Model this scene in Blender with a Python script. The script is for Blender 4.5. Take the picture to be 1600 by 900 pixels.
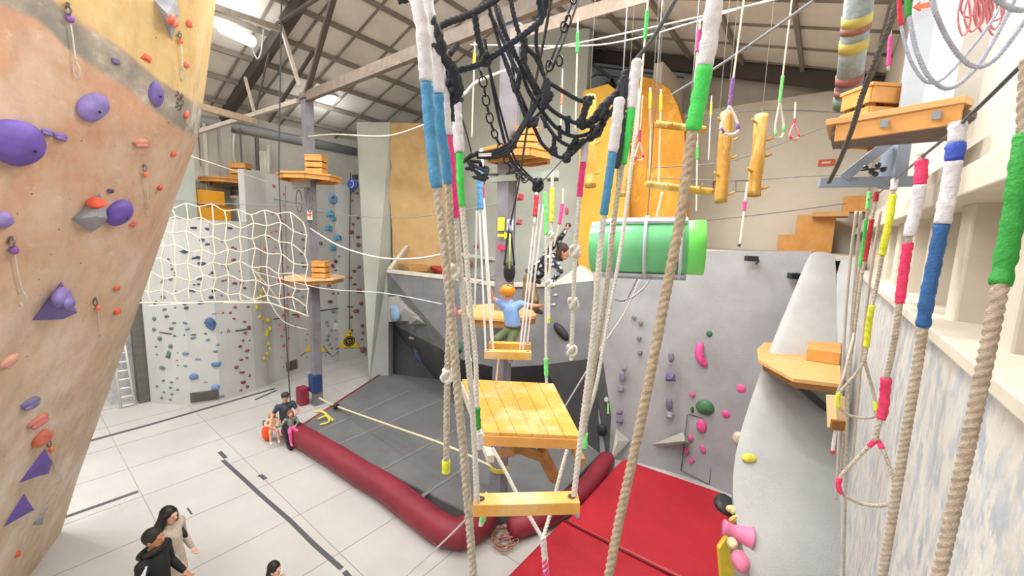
import bpy, bmesh, math, random
from mathutils import Vector, Matrix, noise
from mathutils.bvhtree import BVHTree
from mathutils.geometry import tessellate_polygon
random.seed(7)
for o in list(bpy.data.objects): bpy.data.objects.remove(o)
SC = bpy.context.scene
COL = SC.collection
# ---------------- camera ----------------
FPX, EYE = 620.0, Vector((0, 0, 5.8))
YAW, PITCH, ROLLX, ROLLY = math.radians(37.9), math.radians(7.486), 0.03073, 0.99953
FW = Vector((-math.sin(YAW)*math.cos(PITCH), math.cos(YAW)*math.cos(PITCH), -math.sin(PITCH)))
R0 = Vector((math.cos(YAW), math.sin(YAW), 0)); U0 = R0.cross(FW)
RT = ROLLY*R0 + ROLLX*U0; UP = -ROLLX*R0 + ROLLY*U0
cam_data = bpy.data.cameras.new('camera'); cam = bpy.data.objects.new('camera', cam_data); COL.objects.link(cam)
cam_data.sensor_width = 36; cam_data.lens = FPX/1600*36; cam_data.clip_start = 0.05; cam_data.clip_end = 200
cm = Matrix((RT, UP, -FW)).transposed().to_4x4(); cm.translation = EYE; cam.matrix_world = cm
SC.camera = cam
# ---------------- world, exposure ----------------
w = bpy.data.worlds.new('world'); SC.world = w; w.use_nodes = True
wn = w.node_tree.nodes; bg = wn['Background']; bg.inputs['Strength'].default_value = 2.2
sky = wn.new('ShaderNodeTexSky'); sky.sky_type = 'NISHITA'; sky.sun_disc = False; sky.sun_elevation = math.radians(40); sky.sun_rotation = math.radians(200)
sky.altitude = 200
mxw = wn.new('ShaderNodeMixRGB'); mxw.inputs[0].default_value = 0.6; mxw.inputs[2].default_value = (0.85, 0.93, 1, 1)
smul = wn.new('ShaderNodeMixRGB'); smul.blend_type = 'MULTIPLY'; smul.inputs[0].default_value = 1; smul.inputs[2].default_value = (.12, .12, .12, 1)
w.node_tree.links.new(sky.outputs[0], smul.inputs[1]); w.node_tree.links.new(smul.outputs[0], mxw.inputs[1]); w.node_tree.links.new(mxw.outputs[0], bg.inputs[0])
SC.view_settings.view_transform = 'Standard'; SC.view_settings.look = 'None'
SC.view_settings.exposure = -0.06; SC.view_settings.gamma = 1.0; SC.view_settings.use_curve_mapping = False
LAMP_W = 165.0
def roof_z(x): return min(10.2+.33*(x+19), 13.4-.33*(x+9.2))
LAMPS = [(-16,-5),(-13.5,-1.2),(-16,-1),(-11,-5),(-11,-1),(-6,-5),(-6,-1),(-1.5,-5),(-2.5,-1.5),(-10.2,1.6),(-6,3),(-2.2,3),(-9.2,4.6),(-6,6.8),(-1.7,7.2),(-1.2,4.8),(-4.2,7.5)]  # last one is added out of view to brighten the end wall
for i, (x, y) in enumerate(LAMPS):
    l = bpy.data.lights.new('bay_lamp_light', 'AREA'); l.shape = 'RECTANGLE'; l.size = 1.3; l.size_y = .5; l.energy = LAMP_W*(.55 if y > 12 else 1); l.color = (1.0, .985, .96)
    lo = bpy.data.objects.new('bay_lamp_light', l); COL.objects.link(lo); lo.location = (x, y, roof_z(x)-1.12)
    l2 = bpy.data.lights.new('added_uplight', 'AREA'); l2.shape = 'RECTANGLE'; l2.size = 1.3; l2.size_y = .5; l2.energy = LAMP_W*.3; l2.color = (1.0, .985, .96); lu = bpy.data.objects.new('added_uplight', l2); COL.objects.link(lu); lu.location = (x, y, roof_z(x)-.98); lu.rotation_euler = (math.pi, 0, 0)  # up-facing light added over every bay lamp to brighten the ceiling
# ---------------- helpers ----------------
def D(px, py, d): return EYE + (FW + RT*((px-800)/FPX) + UP*((450-py)/FPX))*d
def onp(px, py, ax, val):
    r = FW + RT*((px-800)/FPX) + UP*((450-py)/FPX); return EYE + r*((val-EYE[ax])/r[ax])
def PX(px, py, x): return onp(px, py, 0, x)
def PY(px, py, y): return onp(px, py, 1, y)
def PZ(px, py, z): return onp(px, py, 2, z)
def dep(p): return (Vector(p)-EYE).dot(FW)
def lin(c):
    if isinstance(c, str): c = tuple(int(c[i:i+2], 16) for i in (0, 2, 4))
    c = tuple(v/255 for v in c)
    return tuple(v/12.92 if v <= .04045 else ((v+.055)/1.055)**2.4 for v in c)+(1,)
MC = {}
def M(c, rough=.7, var=.12, scale=6, bump=.15, bscale=40, metal=0, c2=None, stretch=None, coord='Object', alpha=None, emit=0):
    key = (c, rough, var, scale, bump, bscale, metal, c2, stretch, emit)
    if key in MC: return MC[key]
    m = bpy.data.materials.new('m_%d' % len(MC)); m.use_nodes = True; nt = m.node_tree; N = nt.nodes; L = nt.links
    b = N['Principled BSDF']; b.inputs['Roughness'].default_value = rough; b.inputs['Metallic'].default_value = metal
    tc = N.new('ShaderNodeTexCoord'); src = tc.outputs[coord]
    if stretch:
        mp = N.new('ShaderNodeMapping'); mp.inputs['Scale'].default_value = stretch; L.new(src, mp.inputs[0]); src = mp.outputs[0]
    n1 = N.new('ShaderNodeTexNoise'); n1.inputs['Scale'].default_value = scale; n1.inputs['Detail'].default_value = 5; n1.inputs['Roughness'].default_value = .6; L.new(src, n1.inputs[0])
    a = lin(c); bb = lin(c2) if c2 else tuple(v*(1-var*2) for v in a[:3])+(1,)
    if not c2: a = tuple(min(1, v*(1+var*.6)) for v in a[:3])+(1,)
    r = N.new('ShaderNodeValToRGB'); r.color_ramp.elements[0].position = .32; r.color_ramp.elements[1].position = .68
    r.color_ramp.elements[0].color = bb; r.color_ramp.elements[1].color = a
    L.new(n1.outputs[0], r.inputs[0]); L.new(r.outputs[0], b.inputs['Base Color'])
    if bump:
        n2 = N.new('ShaderNodeTexNoise'); n2.inputs['Scale'].default_value = bscale; n2.inputs['Detail'].default_value = 3; L.new(src, n2.inputs[0])
        bp = N.new('ShaderNodeBump'); bp.inputs['Strength'].default_value = bump; bp.inputs['Distance'].default_value = .02; L.new(n2.outputs[0], bp.inputs['Height']); L.new(bp.outputs[0], b.inputs['Normal'])
    if emit:
        b.inputs['Emission Color'].default_value = a; b.inputs['Emission Strength'].default_value = emit
    MC[key] = m; return m
def plain(c, rough=.6, metal=0): return M(c, rough, .05, 12, .05, 60, metal)
class MB:
    def __init__(s): s.v = []; s.f = []; s.sm = []
    def add(s, vs, fs, smooth=False):
        n = len(s.v); s.v += [Vector(v) for v in vs]; s.f += [tuple(i+n for i in f) for f in fs]; s.sm += [smooth]*len(fs); return s
    def box(s, c, size, rot=None):
        c = Vector(c); h = Vector(size)/2; vs = [Vector((x*h.x, y*h.y, z*h.z)) for x in (-1, 1) for y in (-1, 1) for z in (-1, 1)]
        if rot: vs = [rot @ v for v in vs]
        return s.add([v+c for v in vs], [(0,1,3,2),(4,6,7,5),(0,4,5,1),(2,3,7,6),(0,2,6,4),(1,5,7,3)])
    def beam(s, a, b, wd, ht, up=(0, 0, 1)):
        a = Vector(a); b = Vector(b); d = (b-a); ln = d.length; d.normalize(); u = Vector(up)
        sd = d.cross(u)
        if sd.length < 1e-4: sd = d.cross(Vector((1, 0, 0)))
        sd.normalize(); u = sd.cross(d); rot = Matrix((sd, d, u)).transposed()
        return s.box((a+b)/2, (wd, ln, ht), rot)
    def hexa(s, lo, hi): # two quads (lists of 4 points)
        return s.prism2(lo, hi)
    def prism2(s, A, B):
        n = len(A); fs = [tuple(range(n))[::-1], tuple(range(n, 2*n))]+[(i, (i+1) % n, n+(i+1) % n, n+i) for i in range(n)]
        return s.add(list(A)+list(B), fs)
    def prism(s, A, vec):
        vec = Vector(vec); A = [Vector(a) for a in A]; return s.prism2(A, [a+vec for a in A])
    def tube(s, pts, r, n=8, twist=0, lobe=.0, caps=True, lobes=3):
        P = [Vector(p) for p in pts]; k = len(P)
        if k < 2: return s
        rr = r if isinstance(r, (list, tuple)) else [r]*k
        t = (P[1]-P[0]).normalized(); u = t.cross(Vector((.13, .31, .94)))
        if u.length < .1: u = t.cross(Vector((1, 0, 0)))
        u.normalize(); vs = []; acc = 0
        for i in range(k):
            tn = (P[min(i+1, k-1)]-P[max(i-1, 0)])
            if tn.length < 1e-9: tn = t
            tn = tn.normalized(); u = (u-tn*u.dot(tn))
            if u.length < 1e-6: u = tn.orthogonal()
            u.normalize(); w_ = tn.cross(u); t = tn
            if i: acc += (P[i]-P[i-1]).length
            for j in range(n):
                a = 2*math.pi*j/n; q = rr[i]
                if lobe: q *= (1-lobe)+lobe*abs(math.cos((a-twist*acc)*lobes/2))
                vs.append(P[i]+(u*math.cos(a)+w_*math.sin(a))*q)
        fs = [(i*n+j, i*n+(j+1) % n, (i+1)*n+(j+1) % n, (i+1)*n+j) for i in range(k-1) for j in range(n)]
        if caps: fs += [tuple(range(n))[::-1], tuple(range((k-1)*n, k*n))]
        return s.add(vs, fs, True)
    def lathe(s, prof, n=24, mat=None):
        vs = []; 
        for (r, z) in prof:
            for j in range(n): a = 2*math.pi*j/n; vs.append(Vector((r*math.cos(a), r*math.sin(a), z)))
        if mat: vs = [mat @ v for v in vs]
        k = len(prof)
        return s.add(vs, [(i*n+j, i*n+(j+1) % n, (i+1)*n+(j+1) % n, (i+1)*n+j) for i in range(k-1) for j in range(n)], True)
    def ball(s, c, r, sub=2, nz=0, rot=None, seed=0, freq=1.5):
        bm = bmesh.new(); bmesh.ops.create_icosphere(bm, subdivisions=sub, radius=1); vs = []
        r = Vector(r) if not isinstance(r, (int, float)) else Vector((r, r, r))
        for v in bm.verts:
            q = v.co.copy(); k = 1+nz*noise.noise(q*freq+Vector((seed*3.7, seed*1.3, 0))); q = Vector((q.x*r.x, q.y*r.y, q.z*r.z))*k
            if rot: q = rot @ q
            vs.append(q+Vector(c))
        fs = [tuple(v.index for v in f.verts) for f in bm.faces]; bm.free(); return s.add(vs, fs, True)
    def mesh(s, name):
        me = bpy.data.meshes.new(name); me.from_pydata([tuple(v) for v in s.v], [], s.f); me.polygons.foreach_set('use_smooth', s.sm); me.update(); return me
    def build(s, name, mat, parent=None, bevel=0, fix=False):
        org = None
        me = s.mesh(name)
        if fix:
            bm = bmesh.new(); bm.from_mesh(me); bmesh.ops.recalc_face_normals(bm, faces=bm.faces); bm.to_mesh(me); bm.free()
        me.materials.append(mat); o = bpy.data.objects.new(name, me); COL.objects.link(o)
        if parent: o.parent = parent
        if bevel:
            b = o.modifiers.new('bevel', 'BEVEL'); b.width = bevel; b.segments = 2; b.limit_method = 'ANGLE'; b.angle_limit = math.radians(50)
        return o
    def bvh(s): return BVHTree.FromPolygons([tuple(v) for v in s.v], s.f)
def tag(o, label, cat=None, group=None, kind=None):
    if label: o['label'] = label
    if cat: o['category'] = cat
    if group: o['group'] = group
    if kind: o['kind'] = kind
    return o
def struct(o): o['kind'] = 'structure'; return o
def empty(name, label, cat, loc=(0, 0, 0), group=None):
    o = bpy.data.objects.new(name, None); COL.objects.link(o); o.empty_display_size = .1
    # parts are built in world coordinates, so the root stays at the origin of the hall
    return tag(o, label, cat, group)
def rebase(root, loc):
    """move an Empty to the thing's base while its parts stay where they were built"""
    loc = Vector(loc); root.location = loc
    for c in root.children: c.location = c.location - loc
def quad(a, b, c, d, nu=1, nv=1):
    m = MB(); a, b, c, d = map(Vector, (a, b, c, d)); vs = []
    for j in range(nv+1):
        for i in range(nu+1):
            u = i/nu; v = j/nv; vs.append((a*(1-u)+b*u)*(1-v)+(d*(1-u)+c*u)*v)
    return m.add(vs, [(j*(nu+1)+i, j*(nu+1)+i+1, (j+1)*(nu+1)+i+1, (j+1)*(nu+1)+i) for j in range(nv) for i in range(nu)])
def smooth(pts, n=8):
    P = [Vector(p) for p in pts]
    if len(P) < 3: return [P[0].lerp(P[1], i/n) for i in range(n+1)]
    out = []
    for i in range(len(P)-1):
        p0 = P[max(i-1, 0)]; p1 = P[i]; p2 = P[i+1]; p3 = P[min(i+2, len(P)-1)]
        for k in range(n):
            t = k/n; out.append(.5*((2*p1)+(p2-p0)*t+(2*p0-5*p1+4*p2-p3)*t*t+(3*p1-p0-3*p2+p3)*t**3))
    out.append(P[-1]); return out
def resample(P, step):
    out = [P[0]]; acc = 0
    for i in range(1, len(P)):
        a = P[i-1]; b = P[i]; ln = (b-a).length
        if ln < 1e-9: continue
        pos = step-acc
        while pos <= ln: out.append(a.lerp(b, pos/ln)); pos += step
        acc = ln-(pos-step)
    if (out[-1]-P[-1]).length > step*.2: out.append(P[-1])
    return out
def DD(l): return [D(*p) for p in l]
def cut(P, t0, t1):
    n = len(P)-1; a = int(round(t0*n)); b = max(a+1, int(round(t1*n))); return P[a:b+1]
FIB = M('CFC3B0', .9, .2, 60, .5, 300); FIBW = M('E3DED6', .9, .12, 60, .4, 300); FIBD = M('B4A28A', .9, .3, 40, .5, 300)
BLK = M('34363F', .75, .2, 50, .4, 250); BLKB = M('303A4C', .8, .25, 50, .4, 250)
def rope_geo(m, P, r, fine=True, tw=None):
    if fine:
        P = resample(P, r*.36); m.tube(P, r*1.1, 18, twist=(tw or 1.0/(r*.8)), lobe=.32)
    else:
        P = resample(P, max(.03, r*3)); m.tube(P, r, 6)
    return P
TAPEC = {'blue': '4A93C4', 'pink': 'F23F8C', 'green': '45D45C', 'red': 'C9303E', 'yellow': 'DDE23A', 'white': 'DCDAE2', 'navy': '2F62A0', 'dgreen': '2F9A3C', 'royal': '3A55C0', 'purple': '8A5BA8', 'lime': '7FE67C', 'rose': 'EE3C6C', 'cyan': '4FB4DC', 'orange': 'F07A55', 'magenta': 'D03A90', 'black': '202126'}
def rope(name, label, cat, pts, r, mat=None, fine=True, tapes=(), knots=(), group=None, parent=None, n=8):
    """pts: world points. tapes: (t0,t1,colour,scale). knots: (t,size)"""
    P = smooth(pts, n); m = MB(); rope_geo(m, P, r, fine); o = m.build(name, mat or FIB, parent)
    if not parent: tag(o, label, cat, group)
    Q = resample(P, max(r*.8, .006))
    for tp in tapes:
        t0, t1, c, sc = tp[:4]; s_ = cut(Q, t0, t1); rr = []
        for i, p in enumerate(s_):
            k = 1.06+.13*noise.noise(Vector((i*.45, t0*9, 3)))+.05*math.sin(i*1.1)
            if i == 0 or i == len(s_)-1: k *= .93
            rr.append(r*sc*k)
        tm = MB().tube(s_, rr, 12, twist=.9/r, lobe=.1, lobes=3); b = tm.build('tape_wrap', M(TAPEC[c], .65, .1, 30, .3, 120), o)
        b['label'] = c.replace('dgreen', 'dark green').replace('rose', 'pink').replace('royal', 'blue').replace('navy', 'dark blue').replace('lime', 'light green').replace('cyan', 'light blue')+' tape wrapped around the rope'
    for kn in knots:
        t, sz = kn[:2]; c = Q[min(len(Q)-1, int(t*(len(Q)-1)))]; km = MB(); knot_geo(km, c, r, sz); km.build('knot', kn[2] if len(kn) > 2 else (mat or FIB), o)
    return o
def knot_geo(m, c, r, sz, seed=0):
    rnd = random.Random(seed+int(c.x*991)); ph = rnd.random()*6; pts = []
    for i in range(49):
        a = i/48*4*math.pi; e = min(sz*.62, r*2.3); rad = e*(.62+.38*math.cos(1.5*a)); pts.append(c+Vector((rad*math.cos(a+ph), rad*math.sin(a+ph)*.8, e*.95*math.sin(1.5*a))))
    m.tube(pts, r*1.0, 8, twist=.8/r, lobe=.2)
# ---------------- SETTING ----------------
CREAM = M('D3CBBD', .85, .05, 1.2, .15, 14, c2='C4BBAC')
CONC = M('EAE3D6', .85, .1, .5, .3, 6, c2='DAD1C1')
CLIMB = M('BFC0BE', .9, .05, .8, .3, 90)
GREY = M('AAABAD', .9, .08, 1.1, .35, 60, c2='97989B')
SAGE = M('BEC2B8', .9, .05, 1.0, .25, 60, c2='B3B7AE')
# floor
XL, XR, YB, YF = -19.0, .6, -9.0, 24.0
fm = M('C2C1BF', .6, .04, .7, .06, 3, c2='B8B6B4')
struct(quad((-24, YB, 0), (2.2, YB, 0), (2.2, YF, 0), (-24, YF, 0)).build('floor', fm))
# seams of the floor pads: shallow dark strips set in the floor
seam = plain('A3A09C', .8); sm_ = MB()
for x in [-17.2+1.55*i for i in range(12)]:
    sm_.box((x, 3, .002), (.018, 13, .005))
for y in [-2.4+1.9*i for i in range(6)]: sm_.box((-11.5, y, .0022), (17, .016, .005))
struct(sm_.build('floor_seam', seam))
def strip(pts, wd, name, mat, label, z=.006):
    P = [Vector(p) for p in pts]; L_ = []; R_ = []
    for i, p in enumerate(P):
        t = (P[min(i+1, len(P)-1)]-P[max(i-1, 0)]).normalized(); sd = Vector((-t.y, t.x, 0))*wd/2; L_.append(Vector((p.x, p.y, 0))+sd); R_.append(Vector((p.x, p.y, 0))-sd)
    m = MB(); n = len(P); up = Vector((0, 0, z))
    m.add([q+up for q in L_]+[q+up for q in R_]+L_+R_, [(i, i+1, n+i+1, n+i) for i in range(n-1)]+[(2*n+i, 2*n+i+1, i+1, i) for i in range(n-1)]+[(n+i, n+i+1, 3*n+i+1, 3*n+i) for i in range(n-1)])
    return tag(m.build(name, mat), label, 'floor tape')
TAPE = plain('55555A', .8)
Zf = lambda l: [PZ(x, y, 0) for x, y in l]
strip(Zf([(100, 700), (240, 662), (430, 607)]), .13, 'floor_tape', TAPE, 'long dark grey tape line on the floor in front of the far climbing wall')
strip(Zf([(60, 823), (216, 768)]), .1, 'floor_tape', TAPE, 'short dark tape line on the floor running out from the orange wall')
strip(Zf([(343, 706), (353, 716)]), .09, 'floor_tape', TAPE, 'tiny dark tape dash just above the long curved tape line')
strip(Zf([(348, 719), (380, 748), (408, 774), (455, 815), (490, 850), (534, 889)]), .085, 'floor_tape', TAPE, 'long bent dark tape line crossing the pale floor beside the red bumper')
strip(Zf([(538, 893), (548, 905)]), .085, 'floor_tape', TAPE, 'dark tape dash at the near end of the bent tape line')
strip(Zf([(403, 744), (408, 743), (415, 749)]), .09, 'floor_tape', TAPE, 'small hooked dark tape mark near the seated group')
strip(Zf([(293, 794), (300, 804)]), .03, 'floor_tape', TAPE, 'thin short dark mark on the floor beside the woman')
strip(Zf([(398, 625), (432, 610)]), .1, 'floor_tape', TAPE, 'short dark tape strip at the foot of the climbing wall near the column')
# outer walls
def wallbox(name, x0, x1, y0, y1, z0, z1, mat): return struct(MB().box(((x0+x1)/2, (y0+y1)/2, (z0+z1)/2), (x1-x0, y1-y0, z1-z0)).build(name, mat))
INS = M('D9D6CC', .6, .05, .7, .8, 1.6, c2='C2BFB4')
wallbox('wall_left', XL-.2, XL, YB, YF, 5.3, 10.4, INS)
PAINT = M('BCBEC0', .9, .1, 2.6, .8, 9, c2='9DA5AE', stretch=(1, 1.5, .9))
nt = PAINT.node_tree
def blotch(m, col, scale, lo, hi, stretch=(1, 1, 1), fac=1):
    nt = m.node_tree; N = nt.nodes; L = nt.links; b = N['Principled BSDF']; old = b.inputs['Base Color'].links[0].from_socket
    tc = N.new('ShaderNodeTexCoord'); mp = N.new('ShaderNodeMapping'); mp.inputs['Scale'].default_value = stretch; L.new(tc.outputs['Object'], mp.inputs[0])
    n = N.new('ShaderNodeTexNoise'); n.inputs['Scale'].default_value = scale; n.inputs['Detail'].default_value = 8; n.inputs['Roughness'].default_value = .65; L.new(mp.outputs[0], n.inputs[0])
    r = N.new('ShaderNodeValToRGB'); r.color_ramp.elements[0].position = lo; r.color_ramp.elements[1].position = hi; r.color_ramp.elements[0].color = (0, 0, 0, 1); r.color_ramp.elements[1].color = (fac, fac, fac, 1); L.new(n.outputs[0], r.inputs[0])
    mx = N.new('ShaderNodeMixRGB'); L.new(r.outputs[0], mx.inputs[0]); L.new(old, mx.inputs[1]); mx.inputs[2].default_value = lin(col); L.new(mx.outputs[0], b.inputs['Base Color'])
blotch(PAINT, 'C9C6C0', 5, .44, .53, (1, 1.5, .8)); blotch(PAINT, '9FB2CC', 3.5, .58, .66, (1, 2.4, .9), .6); blotch(PAINT, '8E8C8A', 9, .61, .7, (1, 2, .6), .6)
wallbox('wall_left_base', XL-.2, -17.5, YB, YF, 0, 5.3, PAINT)
# right wall: painted concrete below, sill, pilasters, lintel, upper wall with windows
wallbox('wall_right', .6, 2.0, YB, 14.5, 0, 5.28, PAINT)
struct(MB().box((1.0, 3, 5.31), (.94, 23, .07)).build('window_sill_right', CREAM, bevel=.01))
wallbox('wall_right_recess', .98, 2.0, YB, 14.5, 5.3, 6.1, CREAM)
pl = MB()
for y in [1.9+.98*i for i in range(13)]: pl.box((.86, y, 5.7), (.32, .26, .8))
for y in [-7+1.2*i for i in range(7)]: pl.box((.86, y, 5.7), (.32, .26, .8))
struct(pl.build('wall_right_pilasters', CREAM, bevel=.015))
struct(MB().box((1.0, 3, 6.17), (.9, 23, .16)).box((1.0, 3, 6.33), (.76, 23, .16)).build('trim_1', CREAM, bevel=.01))
WIN = [(2.6, 3.5), (4.35, 5.25)]
wy = [YB]+[v for p in WIN for v in p]+[14.5]
for i in range(0, len(wy), 2): wallbox('wall_right_upper', .75, 2.0, wy[i], wy[i+1], 6.4, 10.3, CREAM)
for i, (a, b) in enumerate(WIN):
    wallbox('wall_right_upper', .75, 2.0, a, b, 6.4, 6.6, CREAM); wallbox('wall_right_upper', .75, 2.0, a, b, 9.2, 10.3, CREAM)
    f = struct(MB().box((1.3, a+.03, 7.9), (.07, .06, 2.6)).box((1.3, b-.03, 7.9), (.07, .06, 2.6)).box((1.3, (a+b)/2, 6.64), (.07, b-a, .07)).box((1.3, (a+b)/2, 9.16), (.07, b-a, .07)).build('window_%d' % (i+1), plain('D8DEE6')))
    g = bpy.data.materials.new('glass'); g.use_nodes = True; gb = g.node_tree.nodes['Principled BSDF']; gb.inputs['Transmission Weight'].default_value = 1; gb.inputs['Roughness'].default_value = .03; gb.inputs['IOR'].default_value = 1.02
    MB().box((1.3, (a+b)/2, 7.97), (.006, b-a-.1, 2.3)).build('window_pane', g, f)
# daylight through the two windows
for (a, b) in WIN:
    l = bpy.data.lights.new('window_daylight', 'AREA'); l.shape = 'RECTANGLE'; l.size = .8; l.size_y = 2.2; l.energy = 40; l.color = (.75, .88, 1)
    lo = bpy.data.objects.new('window_daylight', l); COL.objects.link(lo); lo.location = (2.3, (a+b)/2, 8); lo.rotation_euler = (0, math.radians(90), 0)
# end walls
wallbox('wall_front', -2.2, 2.0, 14.5, 14.8, 0, 10.05, CONC)
wallbox('wall_front', -6.3, -2.2, 14.5, 14.8, 0, 10.05, CONC)
wallbox('wall_front_gable', -4.4, 2.0, 14.9, 15.1, 9.9, 13.4, M('D0C9BE', .8, .06, 1, .6, 2))
wallbox('wall_back', XL-.2, 2, YB-.2, YB, 0, 13.4, CREAM)
wallbox('wall_far', XL-.2, 2, YF, YF+.2, 0, 13.4, M('8F8A80', .9))
# roof
ROOF = M('EFEBE4', .6, .05, .9, .7, 1.5, c2='DED9D0')
m = MB(); T = Vector((0, 0, .15))
for a, b in (((XL-.2, roof_z(XL)), (-9.2, 13.4)), ((-9.2, 13.4), (1.4, roof_z(1.4)))):
    q = [Vector((a[0], YB-.2, a[1])), Vector((b[0], YB-.2, b[1])), Vector((b[0], YF+.2, b[1])), Vector((a[0], YF+.2, a[1]))]; m.prism(q, T)
ceil = struct(m.build('ceiling', ROOF, fix=True))
pur = M('8E867C', .7, .1, 3, .1); rk = plain('4F4642', .7)
for i, x in enumerate([-18.2+1.35*k for k in range(7)]+[-8.5+1.5*k for k in range(7)]):
    MB().box((x, 7.5, roof_z(x)-.07), (.09, 33, .14)).build('purlin', pur, ceil)
for i, y in enumerate([-6+1.25*k for k in range(24)]):
    if abs(y-5.7) < .4: continue
    sg = MB()
    for (a, b) in ((XL, -9.2), (-9.2, .8)): sg.beam((a, y, roof_z(a)-.02), (b, y, roof_z(b)-.02), .06, .05)
    sg.build('roof_rib', pur, ceil)
for y in (-3, 5.7, 14.2, 19):
    t = struct(MB().beam((XL, y, roof_z(XL)-.25), (-9.2, y, 13.1), .24, .4).beam((-9.2, y, 13.1), (.7, y, roof_z(.7)-.25), .24, .4).build('roof_rafter', rk))
# steel trusses
ST = plain('5A504A', .6); STL = M('C9BFB2', .6, .1, 4, .1)
tr = MB()
for y in (6.1,): tr.box((-7.9, y-.04, 9.68), (10.6, .14, .05)).box((-7.9, y-.09, 9.8), (10.6, .03, .26))
tr_o = struct(tr.build('roof_truss', M('8A7C70', .6, .15, 5, .1)))
web = MB()
for i in range(6):
    x = -12.9+1.55*i; web.beam((x, 6.1, 9.8), (x+.78, 5.9, roof_z(x+.78)-.2), .06, .06).beam((x+1.55, 6.1, 9.8), (x+.78, 5.9, roof_z(x+.78)-.2), .06, .06)
def rod(a, b, wd, mat, name='brace'): return MB().beam(D(*a), D(*b), wd, wd).build(name, mat, tr_o)
rod((478, 150, 12.1), (523, -10, 9.8), .13, ST); rod((468, 135, 12.1), (436, 30, 11.5), .09, STL); rod((436, 36, 11.5), (500, -6, 9.8), .08, ST)
rod((400, 178, 13), (466, 158, 12.2), .13, STL); rod((310, 206, 13.5), (400, 178, 13), .12, STL); rod((383, 121, 13), (397, 174, 13), .07, STL)
rod((400, 170, 13), (428, 50, 12.2), .05, ST); rod((300, 163, 11), (398, 190, 13), .18, M('B9A48A', .7), 'girt')
rod((420, 190, 14), (490, 80, 13), .09, ST); rod((300, 0, 9), (436, 45, 11.5), .14, M('A59B90', .7), 'girt')
# far trusses in the deep end of the roof
for y in (17.0, 20.5):
    t = MB(); t.beam((-19, y, 10.0), (.5, y, 10.0), .1, .12)
    for i in range(10):
        x = -18.5+1.9*i; t.beam((x, y, 10), (x+.95, y, roof_z(x+.95)-.3), .07, .07).beam((x+1.9, y, 10), (x+.95, y, roof_z(x+.95)-.3), .07, .07).beam((x+.95, y, 10), (x+.95, y, roof_z(x+.95)-.3), .06, .06)
    struct(t.build('roof_truss', ST))
# steel columns
CSTEEL = M('8B8993', .55, .12, 3, .1, c2='77747A')
def column(x, y, z1, w_=.26):
    m = MB(); 
    m.box((x, y-.12, z1/2), (w_, .02, z1)).box((x, y+.12, z1/2), (w_, .02, z1)).box((x, y, z1/2), (.02, .24, z1)).box((x-w_/2+.02, y, z1/2), (.012, .22, z1)).box((x+w_/2-.02, y, z1/2), (.012, .22, z1))
    return struct(m.box((x, y, .01), (.4, .4, .02)).box((x, y, z1), (.36, .36, .04)).build('column', CSTEEL))
column(-12.9, 6.1, 9.75); column(-4.95, 6.1, 9.62, .28)
# ---------------- far grey climbing wall ----------------
def plan_wall(name, pts, z0, z1, mat, lean=0, thick=.25, nz_=8):
    """pts: plan polyline; the wall's face between z0 and z1, leaning by lean along its normal"""
    m = MB(); n = len(pts); vs = []
    for k in range(nz_+1):
        z = z0+(z1-z0)*k/nz_
        for i, p in enumerate(pts):
            q = Vector((p[0], p[1], z)); vs.append(q)
    f = [(k*n+i, k*n+i+1, (k+1)*n+i+1, (k+1)*n+i) for k in range(nz_) for i in range(n-1)]
    m.add(vs, f, False)
    bv = m.bvh()
    back = []; P = [Vector((p[0], p[1], 0)) for p in pts]
    for i, p in enumerate(P):
        t = (P[min(i+1, n-1)]-P[max(i-1, 0)]).normalized(); nn = Vector((-t.y, t.x, 0))
        if nn.dot(Vector((EYE.x, EYE.y, 0))-p) > 0: nn = -nn
        back.append(p+nn*thick)
    N = len(m.v)
    for z in (z0, z1):
        m.v += [Vector((b.x, b.y, z)) for b in back]
    lo = N; hi = N+n; top = nz_*n
    fs = [(hi+i, hi+i+1, lo+i+1, lo+i) for i in range(n-1)]+[(top+i, top+i+1, hi+i+1, hi+i) for i in range(n-1)]+[(i, lo+i, lo+i+1, i+1) for i in range(n-1)]
    m.f += fs; m.sm += [False]*len(fs)
    for e in (0, n-1):
        m.f.append(tuple([k*n+e for k in range(nz_+1)]+[hi+e, lo+e])); m.sm.append(False)
    return struct(m.build(name, mat, fix=True)), bv
planA = [PZ(236, 629, 0), PZ(262, 632, 0), PZ(300, 633, 0), PZ(345, 627, 0), PZ(400, 610, 0)]
planB = [PZ(400, 610, 0), PZ(430, 597, 0), PZ(470, 583, 0), PZ(530, 564, 0), PZ(580, 556, 0)]
wA, bvA = plan_wall('wall_climbing_low', planA, 0, 6.0, CLIMB)
wB, bvB = plan_wall('wall_climbing_high', planB, 0, 7.75, CLIMB)
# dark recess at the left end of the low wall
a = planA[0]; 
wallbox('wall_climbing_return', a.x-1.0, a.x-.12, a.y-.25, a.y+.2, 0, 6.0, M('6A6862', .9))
wS, bvS = plan_wall('wall_upper_panel', [PX(205, 480, -17.3).xy, PX(319, 480, -17.3).xy], 5.45, 8.3, M('B7BDB6', .9, .05, 1))
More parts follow.
